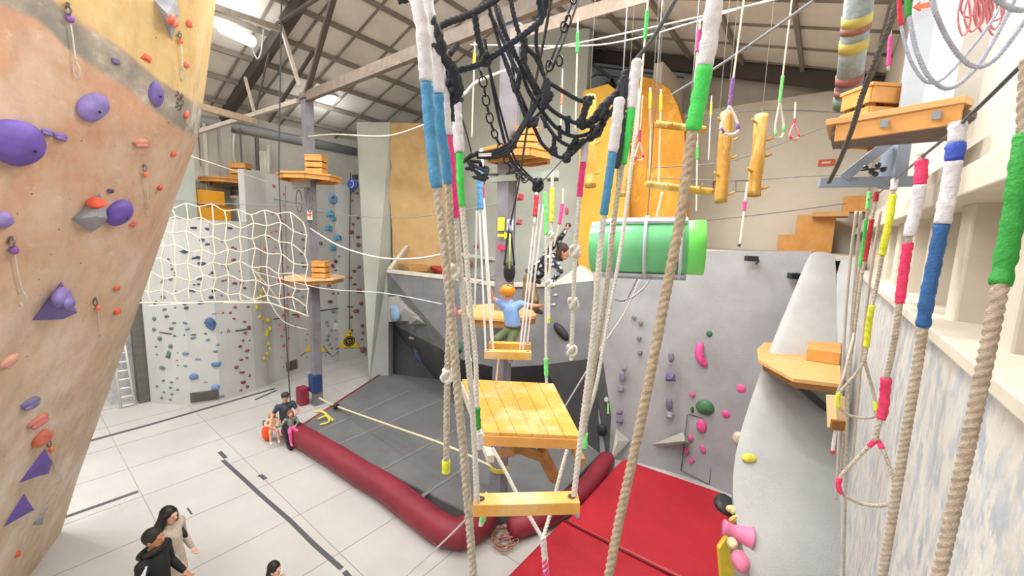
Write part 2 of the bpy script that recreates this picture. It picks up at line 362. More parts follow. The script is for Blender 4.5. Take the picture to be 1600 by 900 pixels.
# white prow panel and tan panel
prow = MB(); TANM = M('C4A678', .85, .12, 1.4, .2, 60, c2='B89560'); blotch(TANM, 'CDAC78', 1.5, .4, .7)
p1 = D(557, 191, 15.6); p2 = D(610, 191, 16.0); p3 = D(610, 597, 16.3); p4 = D(577, 598, 15.4)
struct(prow.prism([p1, p2, p3, p4], Vector((-.5, .9, 0))*.3).build('wall_white_panel', SAGE, fix=True))
tp = MB(); rg = [(608, 192), (611, 215), (606, 235), (612, 260), (605, 300), (610, 320), (613, 360), (614, 420)]
tanp = [D(x, y, 16.02) for x, y in rg]+[D(702, 432, 15.9), D(702, 192, 15.9)]
struct(MB().prism(tanp, Vector((-.05, .1, 0))).build('wall_tan_panel', TANM, fix=True))
# deep sage wall behind the course
xs = PY(700, 300, 12.2).x; xe = PY(908, 300, 12.2).x
m = MB(); m.prism([(xs-.9, 12.2, 0), (xe, 12.2, 0), (xe, 12.2, roof_z(xe)-.1), (-9.2, 12.2, 13.3), (xs-.9, 12.2, roof_z(xs)-.3)], (0, .25, 0))
struct(m.build('wall_sage', SAGE, fix=True)); bvG = m.bvh()
# white flashing strip on it
MB().box((PY(795, 200, 12.1).x, 12.15, 10.5), (.5, .08, 3.2)).build('wall_sage_strip', M('C6C4CC', .6))['kind'] = 'structure'
# orange tan feature panels
ORM = M('D99A32', .8, .1, .9, .2, 40, c2='C8892C'); blotch(ORM, 'E0A545', 2, .52, .6)
YLM = M('DDB04A', .8, .1, .9, .2, 40, c2='D2A038')
def panel(name, px, y, mat, th=.3): 
    m = MB(); m.prism([PY(a, b, y) for a, b in px], (0, th, 0)); o = struct(m.build(name, mat, fix=True)); return m.bvh()
bvY = panel('wall_yellow_panel', [(903, 452), (905, 175), (912, 142), (950, 131), (962, 140), (978, 150), (978, 450)], 11.4, YLM)
bvO = panel('wall_orange_panel', [(966, 455), (982, 170), (990, 116), (1022, 124), (1047, 140), (1060, 168), (1069, 200), (1076, 455)], 11.9, ORM)
# window-like dark patch behind the panels, and side wall closing the hall beside them
wallbox('wall_corner_pier', -4.55, -4.3, 12.4, 14.6, 0, 11, CONC)
# ---------------- central grey bouldering structure ----------------
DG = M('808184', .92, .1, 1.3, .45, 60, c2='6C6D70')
z4 = 4.37
T_ = [PZ(605, 425, z4), PZ(720, 438, z4), PZ(777, 447, z4), PZ(862, 446, z4+.05), D(932, 438, 10.9), D(968, 430, 10.6)]
Bm = [PY(607, 503, 9.35), D(722, 562, 12.2), D(778, 575, 11.0), D(850, 570, 11.2), D(925, 560, 10.7), D(962, 560, 10.7)]
G0 = [PZ(607, 590, 0), Vector((-11, 9.9, 0)), Vector((-8.3, 10.9, 0)), Vector((-6.6, 11.0, 0)), PZ(912, 690, 0), PZ(950, 718, 0)]
m = MB(); n = len(T_)
m.add(T_+Bm+G0, [(i, i+1, n+i+1, n+i) for i in range(n-1)]+[(n+i, n+i+1, 2*n+i+1, 2*n+i) for i in range(n-1)])
bvC = m.bvh()
bk = [Vector((p.x, 12.1, 0)) for p in T_]
m2 = MB(); m2.add(m.v, m.f); 
ztop = [p.z-.35 for p in T_]
TB = [Vector((p.x+.0, p.y+.25, p.z)) for p in T_]; TI = [Vector((p.x, p.y+.25, z)) for p, z in zip(T_, ztop)]; TE = [Vector((p.x, 12.15, z)) for p, z in zip(T_, ztop)]; GE = [Vector((p.x, 12.15, 0)) for p in T_]
o_ = len(m2.v); m2.v += TB+TI+TE+GE
ch = lambda A, B: [(A+i, A+i+1, B+i+1, B+i) for i in range(n-1)]
f = ch(0, o_)+ch(o_, o_+n)+ch(o_+n, o_+2*n)+ch(o_+2*n, o_+3*n)
f += [(0, o_, o_+n, o_+2*n, o_+3*n, 2*n, n), (n-1, o_+n-1, o_+2*n-1, o_+3*n-1, o_+4*n-1, 3*n-1, 2*n-1)]
m2.f += f; m2.sm += [False]*len(f)
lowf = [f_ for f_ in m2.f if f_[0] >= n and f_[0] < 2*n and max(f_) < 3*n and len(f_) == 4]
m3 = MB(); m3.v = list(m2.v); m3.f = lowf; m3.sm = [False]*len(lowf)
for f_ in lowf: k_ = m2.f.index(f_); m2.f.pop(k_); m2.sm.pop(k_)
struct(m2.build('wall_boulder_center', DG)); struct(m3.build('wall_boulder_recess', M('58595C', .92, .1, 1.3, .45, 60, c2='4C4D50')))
# pale parapet edge on top of it
CAP = M('D8D2C4', .8, .08, 3, .1); m = MB()
for i in range(3): m.beam(T_[i]+Vector((0, .12, .03)), T_[i+1]+Vector((0, .12, .03)), .3, .1)
e1 = PZ(605, 425, z4); m.beam(e1+Vector((0, .1, .05)), D(640, 380, 16.3), .14, .14); m.beam(D(607, 381, 16.8), D(776, 405, 16.0), .12, .12)
struct(m.build('trim_2', CAP))
m = MB(); m.prism([D(858, 447, 12.2), D(932, 438, 10.85), D(907, 414, 11.6)], (0, .3, -.05)); struct(m.build('trim_3', CAP, fix=True))
# pale wedge and triangle on the left end
LG = M('B6B4AE', .9, .05, 2, .3, 60)
def tri(name, pts, mat, label=None, depth=.25, cat='climbing volume', st=False, grp=None):
    """a faceted wooden volume: outline on the wall and a raised apex"""
    m = MB(); P = [Vector(p) for p in pts[:-1]]; ap = Vector(pts[-1]); k = len(P)
    m.add(P+[ap], [(i, (i+1) % k, k) for i in range(k)]+[tuple(range(k))[::-1]])
    o = m.build(name, mat, fix=True)
    if st: return struct(o)
    return tag(o, label, cat, grp)
struct(MB().prism([D(606, 430, 15.2), D(632, 482, 13.8), D(662, 500, 13.4), D(607, 503, 15.0)], (0, .35, 0)).build('wall_boulder_wedge', LG, fix=True))
struct(MB().prism([D(577, 597, 15.3), D(604, 432, 15.1), D(607, 432, 15.0), D(607, 592, 15.2)], Vector((-.2, .35, 0))).build('wall_boulder_flare', M('A2A3A3', .9, .05, 1, .2), fix=True))
tri('climbing_volume', [D(633, 487, 14.3), D(655, 492, 13.6), D(664, 506, 13.2), D(640, 507, 13.9), D(652, 499, 13.2)], M('96958F', .9, .05, 2), 'pale triangular volume below the parapet, left of the big green hold')
# ---------------- boulder wall on the right ----------------
crT = PY(1022, 400, 10.35); crB = PZ(992, 722, 0)
pT = [D(925, 440, 10.9), Vector((crT.x, 10.35, 5.62)), PY(1105, 392, 10.2), PY(1268, 393, 10.2)]
pT[0].z = 5.0
pB = [PZ(938, 715, 0), crB, PZ(1075, 745, 0), PZ(1170, 785, 0)]
m = MB(); m.add(pT+pB, [(i, i+1, 5+i, 4+i) for i in range(3)]); bvR = m.bvh()
m2 = MB(); m2.add(m.v, m.f); E_ = [Vector((p.x, 11.2, p.z)) for p in pT]+[Vector((p.x, 11.2, 0)) for p in pB]; o_ = len(m2.v); m2.v += E_
f = [(i, i+1, o_+i+1, o_+i) for i in range(3)]+[(o_+i, o_+i+1, o_+5+i, o_+4+i) for i in range(3)]+[(0, 4, o_+4, o_), (3, 7, o_+7, o_+3)]
m2.f += f; m2.sm += [False]*len(f); struct(m2.build('wall_boulder_right', GREY, fix=True))
# ledge on top
m = MB(); m.prism([(-4.3, 11.0, 5.5), (-4.3, 14.5, 5.5), (.6, 14.5, 5.5), (.6, 10.25, 5.5), (-2.0, 10.3, 5.5)], (0, 0, .1)); struct(m.build('ledge_floor', M('C9C2B5', .8, .08, 1), fix=True))
# door outline and hatch lines drawn on the wall
def onwall(pts, bv, off=.02):
    out = []
    for px, py in pts:
        d = (D(px, py, 1)-EYE).normalized(); h = bv.ray_cast(EYE, d)
        out.append((h[0] if h[0] is not None else D(px, py, 10))-d*off)
    return out
struct(MB().tube(onwall([(1074, 648), (1064, 735), (1108, 757), (1120, 660), (1076, 647)], bvR, .005), .012, 4).build('door_1_outline', plain('4E4E50')))
# ---------------- big slab along the right wall ----------------
SL = M('B5B6B5', .9, .05, 1.2, .4, 40, c2='A6A7A7')
rows = [ # (left px, left d, right px, right d)
 ((1262, 396), 8.0, (1306, 399), 7.9), ((1240, 450), 7.6, (1307, 455), 7.5), ((1204, 535), 7.05, (1309, 540), 7.0), ((1168, 630), 6.55, (1311, 640), 6.5),
 ((1148, 700), 6.15, (1312, 710), 6.1), ((1143, 770), 5.8, (1313, 780), 5.75), ((1158, 830), 5.5, (1314, 840), 5.45), ((1172, 880), 5.2, (1315, 895), 5.2), ((1180, 960), 4.9, (1318, 980), 4.9)]
m = MB(); vs = []; nu = 8
for (lp, ld, rp, rd) in rows:
    A = D(*lp, ld); B = D(*rp, rd)
    for i in range(nu+1):
        t = i/nu; q = A.lerp(B, t); q.z += .05*math.sin(math.pi*t)-.1*(1-min(1, t*8))**2; vs.append(q)
    
k = len(rows); fs = [(j*(nu+1)+i, j*(nu+1)+i+1, (j+1)*(nu+1)+i+1, (j+1)*(nu+1)+i) for j in range(k-1) for i in range(nu)]
m.add(vs, fs, True); bvL = m.bvh()
side = MB(); lf = [vs[j*(nu+1)] for j in range(k)]; und = [Vector((max(p.x+.12, -.9+.0*j), p.y, 0)) for j, p in enumerate(lf)]
mid = [a.lerp(b, .45)+Vector((-.03, 0, 0)) for a, b in zip(lf, und)]
m.add(lf+mid+und, [(j, j+1, k+j+1, k+j) for j in range(k-1)]+[(k+j, k+j+1, 2*k+j+1, 2*k+j) for j in range(k-1)], True)
rt = [vs[j*(nu+1)+nu] for j in range(k)]; far = [Vector((.62, p.y, p.z)) for p in rt]; 
m.add(rt+far, [(j, j+1, k+j+1, k+j) for j in range(k-1)])
sl = struct(m.build('wall_slab', SL, fix=True)); bvLS = m.bvh()
sl.modifiers.new('smooth', 'SUBSURF').levels = 1; sl.modifiers[0].render_levels = 1
# ---------------- the orange wall on the left ----------------
rows = [((321, -60), 4.72), ((315, 0), 4.75), ((303, 95), 4.85), ((290, 190), 5.0), ((252, 300), 5.3), ((216, 410), 5.6), ((168, 550), 5.95), ((120, 690), 6.3), ((84, 792), 6.5), ((68, 845), 6.62), ((50, 905), 6.7), ((48, 935), 6.9)]
fr = []
for (pa_, da_), (pb_, db_) in zip(rows, rows[1:]):
    for q_ in range(6): t_ = q_/6; fr.append(((pa_[0]*(1-t_)+pb_[0]*t_, pa_[1]*(1-t_)+pb_[1]*t_), da_*(1-t_)+db_*t_))
rows = fr+[rows[-1]]
m = MB(); nu = 40; vs = []; uvs = []
for j, (p, d) in enumerate(rows):
    A = D(-230, p[1]+10, 2.75+.01*j); B = D(p[0], p[1], d)
    for i in range(nu+1):
        t = i/nu; q = A.lerp(B, t); bump_ = .07*noise.noise(Vector((t*3.5, j*.053, 1.3)))
        q += Vector((bump_ if t < 1 else 0, 0, 0)); vs.append(q)
k = len(rows); fs = [(j*(nu+1)+i, j*(nu+1)+i+1, (j+1)*(nu+1)+i+1, (j+1)*(nu+1)+i) for j in range(k-1) for i in range(nu)]
m.add(vs, fs, True); bvW = m.bvh()
N0 = len(fs); 
edge = [vs[j*(nu+1)+nu] for j in range(k)]; bk = [p+Vector((-.9, .35, 0)) for p in edge]; nr = [vs[j*(nu+1)] for j in range(k)]; nb = [p+Vector((-.9, .35, 0)) for p in nr]
m.add(edge+bk, [(j, j+1, k+j+1, k+j) for j in range(k-1)]); m.add(bk+nb, [(j, j+1, k+j+1, k+j) for j in range(k-1)])
ow = bpy.data.materials.new('orange_wall'); ow.use_nodes = True; nt = ow.node_tree; N = nt.nodes; L = nt.links; b = N['Principled BSDF']; b.inputs['Roughness'].default_value = .85
uvn = N.new('ShaderNodeUVMap'); tc = N.new('ShaderNodeTexCoord')
def nz(scale, det=6, src=None, rough=.6):
    n = N.new('ShaderNodeTexNoise'); n.inputs['Scale'].default_value = scale; n.inputs['Detail'].default_value = det; n.inputs['Roughness'].default_value = rough; L.new(src or tc.outputs['Object'], n.inputs[0]); return n.outputs[0]
def ramp(src, stops):
    r = N.new('ShaderNodeValToRGB'); cr = r.color_ramp
    while len(cr.elements) < len(stops): cr.elements.new(.5)
    for e, (p, c) in zip(cr.elements, stops): e.position = p; e.color = lin(c) if isinstance(c, str) else (c, c, c, 1)
    L.new(src, r.inputs[0]); return r.outputs[0]
def mix(f, a, c, mode='MIX'):
    x = N.new('ShaderNodeMixRGB'); x.blend_type = mode
    for i, v in ((0, f), (1, a), (2, c)):
        if hasattr(v, 'is_linked') or hasattr(v, 'links'): L.new(v, x.inputs[i])
        elif i == 0: x.inputs[0].default_value = v
        else: x.inputs[i].default_value = lin(v)
    return x.outputs[0]
def math_(op, a, c):
    x = N.new('ShaderNodeMath'); x.operation = op
    for i, v in ((0, a), (1, c)):
        if hasattr(v, 'links'): L.new(v, x.inputs[i])
        else: x.inputs[i].default_value = v
    return x.outputs[0]
base = ramp(nz(.9), [(.33, 'C8957C'), (.45, 'CBA184'), (.55, 'CFB39A'), (.68, 'DDBBAA')])
vcol = N.new('ShaderNodeVertexColor'); vcol.layer_name = 'paint'; sep = N.new('ShaderNodeSeparateColor'); L.new(vcol.outputs[0], sep.inputs[0])
nn = nz(2.2, 8); wob = math_('MULTIPLY', math_('SUBTRACT', nn, .5), .35)
yel = ramp(math_('ADD', sep.outputs[0], wob), [(.42, 0.0), (.58, 1.0)]); gry = ramp(math_('ADD', sep.outputs[1], wob), [(.35, 0.0), (.6, 1.0)]); brn = sep.outputs[2]
mp = N.new('ShaderNodeMapping'); mp.inputs['Scale'].default_value = (2, 2.5, .5); L.new(tc.outputs['Object'], mp.inputs[0])
base = mix(brn, base, ramp(nz(1.6, 7), [(.35, 'C0AA90'), (.5, 'CDB9A0'), (.65, 'DACDBD')]))
base = mix(gry, base, ramp(nz(3, 7), [(.38, '8E8880'), (.52, 'A59B8C'), (.64, 'C4BFB4')]))
base = mix(yel, base, ramp(nz(1.5, 6), [(.35, 'CDAE74'), (.55, 'D6BA84'), (.7, 'DCC696')]))
st = ramp(nz(3.2, 8, mp.outputs[0]), [(.46, 1.0), (.64, .8)]); base = mix(.6, base, st, 'MULTIPLY')
ch_ = ramp(nz(6, 9), [(.6, 0.0), (.72, .55)]); base = mix(ch_, base, 'D9CDC0')
vor = N.new('ShaderNodeTexVoronoi'); vor.inputs['Scale'].default_value = 5.0; L.new(tc.outputs['Object'], vor.inputs[0])
dots = ramp(vor.outputs['Distance'], [(.035, 1.0), (.055, 0.0)]); base = mix(dots, base, '6A4F42')
L.new(base, b.inputs['Base Color'])
bp = N.new('ShaderNodeBump'); bp.inputs['Strength'].default_value = .35; bp.inputs['Distance'].default_value = .03; L.new(nz(9, 8), bp.inputs['Height']); L.new(bp.outputs[0], b.inputs['Normal'])
wo = m.build('wall_orange', ow); struct(wo)
# paint zones: yellow above, a grey band, orange, brown low down (paint colours of the wall itself)
BAND = [(-230, -120), (60, 0), (110, 50), (190, 100), (250, 150), (300, 182), (340, 200)]
ca = wo.data.color_attributes.new('paint', 'FLOAT_COLOR', 'POINT')
R_ = lambda p: ((lambda q: (800+FPX*q.dot(RT)/q.dot(FW), 450-FPX*q.dot(UP)/q.dot(FW)))(p-EYE))
def band_y(x):
    for (x0, y0), (x1, y1) in zip(BAND, BAND[1:]):
        if x0 <= x <= x1: return y0+(y1-y0)*(x-x0)/(x1-x0)
    return 0
for i, v in enumerate(wo.data.vertices):
    x, y = R_(v.co); dy = y-band_y(x)
    yv = min(1, max(0, .5-(dy+26)/40)); g = max(0, 1.15-abs(dy-4)/40); br = min(1, max(0, (y-300+x*.6)/420))
    if x > 250 and y > 60 and dy > 20: br = max(br, .0)
    ca.data[i].color = (yv, g, br, 1)
# extend vertex density: the grid is coarse in rows, so split it

# ---------------- holds ----------------
HM = {}
def hold_mesh(kind, seed, color, rough=.55):
    key = (kind, seed, color)
    if key in HM: return HM[key]
    m = MB()
    if kind == 'blob': m.ball((0, 0, .25), (1, 1, .85), 2, .28, seed=seed)
    elif kind == 'smooth': m.ball((0, 0, .2), (1, 1, .8), 3, .12, seed=seed, freq=1)
    elif kind == 'jug':
        m.ball((0, .1, .1), (1, .75, .6), 2, .2, seed=seed); m.ball((0, -.3, .55), (.85, .45, .4), 2, .2, seed=seed+1)
    elif kind == 'bean':
        P = smooth([(.25, 1, .15), (-.15, .55, .5), (-.35, 0, .6), (-.15, -.55, .5), (.3, -1, .15)], 5); m.tube(P, [.25+.42*math.sin(math.pi*(i+.6)/(len(P)+.2)) for i in range(len(P))], 12)
    elif kind == 'dish':
        m.lathe([(0, .35), (.45, .3), (.62, .65), (.8, .7), (.95, .45), (1, 0), (1, -.2)], 20)
    elif kind == 'facet':
        a = [(-1, -.7, 0), (.9, -.9, 0), (1, .5, 0), (-.3, 1, 0)]; m.add(a+[(-.3, -.25, .9), (.35, -.3, .85), (.1, .4, .5)], [(0, 1, 5, 4), (1, 2, 5), (2, 6, 5), (2, 3, 6), (3, 0, 4), (3, 4, 6), (4, 5, 6), (3, 2, 1, 0)])
    elif kind == 'star':
        for a in (90, 205, 335, 30, 150): m.tube([(0, 0, .3), (math.cos(math.radians(a))*.9, math.sin(math.radians(a))*.9, .25)], [.45, .3], 8)
        m.ball((0, 0, .3), (.5, .5, .4), 2)
    elif kind == 'ring':
        m.tube([(math.cos(a/20*2*math.pi)*.7, math.sin(a/20*2*math.pi)*.7, .35) for a in range(21)], .32, 10, caps=False)
    elif kind == 'cup':
        m.ball((0, 0, .1), (1, 1, .5), 2, .15, seed=seed); m.tube(smooth([(-.7, .5, .4), (0, -.9, .8), (.7, .6, .4)], 6), .28, 8)
    me = m.mesh('climbing_hold'); me.materials.append(M(color, rough, .12, 1.5, .2, 12, coord='Object')); HM[key] = me; return me
BOLT = None
def bolt_mesh():
    global BOLT
    if BOLT is None:
        m = MB(); m.lathe([(0, .1), (.6, .1), (.6, .5), (1, .5), (1, -.2)], 10); BOLT = m.mesh('bolt'); BOLT.materials.append(plain('3C3A40', .4, .6))
    return BOLT
def put(px, py, wp, hp, bv, color, label, kind='blob', seed=0, ang=0, group=None, cat='climbing hold', bolt=False, deep=.7, name='climbing_hold'):
    d = (D(px, py, 1)-EYE).normalized(); h = bv.ray_cast(EYE, d)
    if h[0] is None: return None
    p, n = h[0], h[1].normalized()
    if n.dot(d) > 0: n = -n
    dd = dep(p); sx = wp/2*dd/FPX; sy = hp/2*dd/FPX
    up = (UP-n*UP.dot(n)); up = up.normalized() if up.length > .1 else n.orthogonal()
    rt = up.cross(n).normalized()
    # allow for the wall being seen at an angle, a hold standing proud of it
    kz = deep*1.1; a_ = 1-rt.dot(d)**2; b_ = 1-up.dot(d)**2; fx = math.sqrt(a_+kz*kz*(1-a_)); fy = math.sqrt(b_+kz*kz*(1-b_)); pf = -(d.dot(FW)); pf = abs(pf); sx *= pf**.5; sy *= pf**.5
    sx /= fx; sy /= fy
    o = bpy.data.objects.new(name, hold_mesh(kind, seed, color)); COL.objects.link(o)
    rot = Matrix((rt, up, n)).transposed() @ Matrix.Rotation(math.radians(ang), 3, 'Z')
    mt = rot.to_4x4() @ Matrix.Diagonal((sx, sy, min(sx, sy)*deep*1.25, 1)); mt.translation = p; o.matrix_world = mt
    tag(o, label, cat, group)
    if bolt:
        b = bpy.data.objects.new('bolt', bolt_mesh()); COL.objects.link(b); b.parent = o
        b.matrix_parent_inverse = Matrix.Identity(4); r = .012+.004*(sx > .2); b.location = (.22, -.1, 1.02); b.scale = (r/sx, r/sy, r/(min(sx, sy)*deep*1.25))
    return o
PUR, COR, PNK = '6F57B0', 'E8694E', 'F06AA6'
LILAC = '8A78BC'
put(22, 222, 78, 94, bvW, PUR, 'huge smooth purple hold near the left edge of the orange wall', 'smooth', 1, 20, bolt=True)
put(143, 167, 40, 60, bvW, '8C7CC0', 'large chalked purple hold below the grey band of the orange wall', 'smooth', 2, -25, bolt=True)
put(243, 147, 22, 44, bvW, '7B68B2', 'tall narrow purple hold just under the grey band by the wall edge', 'smooth', 3, 14, bolt=True)
put(1, 342, 30, 34, bvW, '9484C4', 'chalky purple hold cut by the left side, above the dangling purple sling', 'blob', 4)
put(73, 206, 19, 17, bvW, LILAC, 'small lilac hold, left one of a close pair under the large chalked purple hold', 'jug', 5)
put(93, 213, 22, 20, bvW, '8673BA', 'small lilac hold, right one of a close pair under the large chalked purple hold', 'jug', 6)
put(180, 96, 14, 14, bvW, '6E5C96', 'small dark purple hold inside the grey band', 'jug', 7)
put(172, 298, 11, 9, bvW, '5D4A86', 'tiny dark purple hold above the purple sphere behind the grey pyramid', 'blob', 8)
put(183, 331, 38, 54, bvW, PUR, 'round purple hold tucked behind the grey pyramid volume', 'smooth', 9, 0, bolt=True)
put(45, 630, 34, 28, bvW, '8378AE', 'faded violet hold above the two coral holds', 'jug', 10, 10)
put(58, 657, 38, 28, bvW, 'D9837A', 'upper one of two stacked coral holds, whitened with chalk', 'jug', 11, 15)
put(62, 684, 32, 34, bvW, 'D8745E', 'lower one of two stacked coral holds', 'blob', 12, -10)
put(220, 223, 25, 20, bvW, 'D5917E', 'dusty coral hold beside a long chalk streak', 'jug', 13, 20)
put(228, 90, 17, 15, bvW, COR, 'small orange-red hold on the yellow part above the grey band', 'facet', 14)
put(295, 37, 10, 13, bvW, COR, 'orange-red hold next to the grey diamond volume by the wall edge', 'blob', 15)
put(291, 101, 9, 13, bvW, 'E8806A', 'orange-red hold beside the short hanging sling by the wall edge', 'blob', 16)
put(290, 179, 9, 14, bvW, COR, 'orange-red hold on the wall edge by the grey emblem', 'blob', 17)
put(270, 240, 11, 11, bvW, COR, 'orange-red hold on the wall edge below the emblem', 'blob', 18)
put(249, 293, 10, 10, bvW, 'D85C48', 'orange-red hold right of the coral-clipped sling', 'blob', 19)
put(207, 350, 13, 12, bvW, 'D2604C', 'red-orange hold to the right of the grey pyramid volume', 'facet', 20)
put(181, 450, 12, 10, bvW, COR, 'upper one of two small orange holds near the lower wall edge', 'blob', 21)
put(182, 486, 12, 14, bvW, COR, 'lower one of two small orange holds near the lower wall edge', 'blob', 22)
put(13, 563, 32, 24, bvW, 'DDA494', 'pale salmon hold low at the left side of the orange wall', 'smooth', 23, 30)
put(26, 866, 12, 13, bvW, 'E8604A', 'bright orange-red hold at the very bottom of the orange wall', 'blob', 24)
def vol(outline, apex, ad, mat, label, bv=None, name='climbing_volume'):
    bv = bv or bvW; P = onwall(outline, bv, -.02); a = onwall([apex], bv, 0)[0]; nrm = (P[1]-P[0]).cross(P[2]-P[0]).normalized()
    if nrm.dot(EYE-a) < 0: nrm = -nrm
    # apex keeps its place along the line of the wall normal
    r = (D(apex[0], apex[1], 1)-EYE).normalized(); ap = a-r*ad
    return tri(name, P+[ap], mat, label)
VG = M('A9AAB2', .85, .1, 5, .2, 60, c2='85868E'); VP = M('7C6FA8', .8, .1, 5, .2, 60, c2='6D60A0'); VP2 = M('6B54AC', .7, .08, 4, .1)
v1 = vol([(108, 343), (156, 300), (175, 343), (143, 365)], (152, 338), .3, VG, 'grey pyramid volume holding a bright orange hold')
v2 = vol([(47, 502), (96, 437), (123, 489), (100, 500)], (92, 478), .28, VP, 'dusty lilac pyramid volume with a bulging purple hold on it')
v3 = vol([(26, 758), (70, 699), (83, 722), (76, 742)], (68, 722), .2, VP2, 'purple wedge volume below the coral holds')
v4 = vol([(2, 827), (38, 769), (56, 797)], (36, 792), .18, VP2, 'lowest purple triangle volume on the orange wall')
v5 = vol([(48, 822), (80, 785), (88, 806), (66, 822)], (68, 806), .15, VG, 'grey volume at the bottom corner of the orange wall edge')
v6 = vol([(238, -2), (278, -8), (281, 24), (269, 67)], (262, 22), .22, VG, 'grey diamond volume at the top of the orange wall')
def bvof(o): 
    me = o.data; return BVHTree.FromPolygons([tuple(o.matrix_world @ v.co) for v in me.vertices], [tuple(p.vertices) for p in me.polygons])
put(152, 318, 30, 22, bvof(v1), 'F0664A', 'bright orange hold mounted on the grey pyramid volume', 'smooth', 25, 0)
put(94, 467, 38, 54, bvof(v2), '8A7CC0', 'bulging two-lobed purple hold mounted on the lilac pyramid volume', 'jug', 26, 0)
put(267, 31, 22, 26, bvof(v6), 'E8705A', 'orange hold mounted on the grey diamond volume', 'jug', 27, 60)
# emblem on the wall
em = MB()
for k_, (ex, ey) in enumerate([(276, 146), (283, 150), (277, 157), (284, 161), (280, 168), (276, 164), (281, 153)]):
    c = onwall([(ex, ey)], bvW, .005)[0]; em.tube([c+(RT*math.cos(a/10*2*math.pi)*.025+UP*math.sin(a/10*2*math.pi)*.03) for a in range(11)], .006, 5, caps=False)
tag(em.build('knot_emblem', plain('5A5652')), 'small dark interlaced knot emblem painted by the orange wall edge', 'emblem')
# slings with carabiners clipped to bolts in the orange wall
def quickdraw(pts, col, label, bv=None, r=.006, w=10):
    P = onwall(pts, bv or bvW, .05); root = empty('hanging_sling', label, 'sling', P[0])
    c = P[0]; rr = w*dep(c)/FPX/2
    m = MB(); m.tube([c+RT*math.cos(a/14*2*math.pi)*rr*.6+UP*(math.sin(a/14*2*math.pi)*rr-rr*.3) for a in range(15)], rr*.18, 6, caps=False).box(c+UP*rr*.8, (rr*.9, rr*.5, rr*.9)).build('carabiner', plain('77777C', .3, .9), root)
    MB().ball(P[1] if len(P) > 1 else c, (rr*.75, rr*.75, rr*1.0), 2).build('clip', M(TAPEC.get(col, col), .5), root)
    MB().tube(smooth(P[1:-1], 5), r, 6).build('webbing', plain('D6CEC4', .8), root)
    a, b = P[-2], P[-1]; L_ = (b-a); s = RT*L_.length*.22
    MB().tube(smooth([a, a.lerp(b, .5)-s, b-s*.5, b+s*.5, a.lerp(b, .5)+s, a], 5), r*.8, 5).build('loop', plain('C9C6C6', .5), root)
    rebase(root, P[0]); return root
quickdraw([(106, 14), (109, 28), (114, 60), (118, 95), (121, 120)], 'purple', 'hanging white sling with a purple clip crossing the grey band', w=15)
quickdraw([(281, 54), (283, 64), (284, 85), (286, 105), (287, 124)], 'orange', 'hanging sling with a small red clip near the top edge of the orange wall', w=8)
quickdraw([(226, 262), (228, 273), (230, 295), (231, 312), (233, 332)], 'orange', 'hanging sling with a coral clip below the dusty coral hold', w=9)
quickdraw([(18, 378), (22, 391), (29, 430), (34, 453), (37, 477)], 'purple', 'hanging sling with a purple clip above the lilac pyramid', w=14)
quickdraw([(149, 471), (153, 481), (155, 505), (158, 523), (159, 540)], 'orange', 'hanging sling with an orange clip left of two small orange holds', w=10)
quickdraw([(77, 692), (80, 702), (84, 722), (87, 738), (90, 754)], 'orange', 'hanging sling with an orange clip beside the purple wedge volume', w=10)
quickdraw([(676, 446), (678, 450), (680, 456), (682, 460), (685, 466)], 'white', 'hanging pale sling below the parapet of the central structure', bvC, .012, 5)
# holds of the far climbing wall, read off in rows: x, y, width, height
NAVY, BLU, GRN, MAR, YEL, RED, BRN, KK, LGR, CGR = '3B4C6C', '5B789E', '5E7563', '7D4450', 'DCCF3A', 'D05C66', '94605A', '35353A', 'A8ACA4', '7F8A94'
def holds(ox, oy, s, lst, color, bv, label, group, kinds=('blob', 'jug', 'facet'), k=0, mult=.95):
    for i, t in enumerate(lst):
        x, y = t[0], t[1]; w_ = t[2] if len(t) > 2 else 14; h_ = t[3] if len(t) > 3 else w_
        put(ox+x/s, oy+y/s, w_/s*mult, h_/s*mult, bv, color, label, kinds[(i+k) % len(kinds)], (i+k) % 4, (i*37) % 40-20, group)
N1 = 'small navy hold on the low grey wall behind the white net'
holds(220, 260, 4.5, [(468,440,35,22),(430,518,40,32),(466,547,38,26),(308,597,48,30),(276,598,12,12),(370,645,28,25),(400,640,35,28),(428,682,62,34),(415,790,48,28),(405,828,22,18),(376,832,20,16),(358,874,50,26)], NAVY, bvA, N1, 'navy holds behind the white net')
holds(220, 260, 4.5, [(196,652,24,16),(203,672,20,14),(212,690,22,14),(220,720,26,18),(235,745,22,14),(235,768,24,14),(208,793,38,22),(160,800,26,18),(145,812,25,18),(243,876,20,14)], GRN, bvA, 'small dull green hold on the low grey wall behind the white net', 'green holds behind the white net')
holds(220, 260, 4.5, [(500,748,20,28),(483,760,12,14),(510,875,30,24),(572,697,10,10),(590,705,8,8),(372,432,50,20),(625,434,45,20),(813,434,48,20)], KK, bvA, 'small black fitting on the low grey wall behind the white net', 'black fittings behind the white net', k=1)
holds(220, 260, 4.5, [(572,527,20,14),(645,570,26,20),(665,580,20,16),(652,656,36,22),(607,716,24,26),(694,737,12,14),(577,805,26,14),(597,800,12,18),(658,822,46,26),(708,820,32,22),(729,856,32,22)], MAR, bvA, 'small maroon hold on the low grey wall behind the white net', 'maroon holds behind the white net')
Y1 = 'yellow hold in the winding column of yellow holds on the grey wall'
holds(220, 260, 4.5, [(816,515,20,40),(790,565,36,34),(802,548,30,20),(780,610,30,36),(775,655,26,40),(812,685,30,34)], YEL, bvA, Y1, 'column of yellow holds', k=2)
holds(220, 260, 4.5, [(830,725,18,30),(838,765,20,30),(842,800,28,36),(850,870,26,40)], YEL, bvB, Y1, 'column of yellow holds')
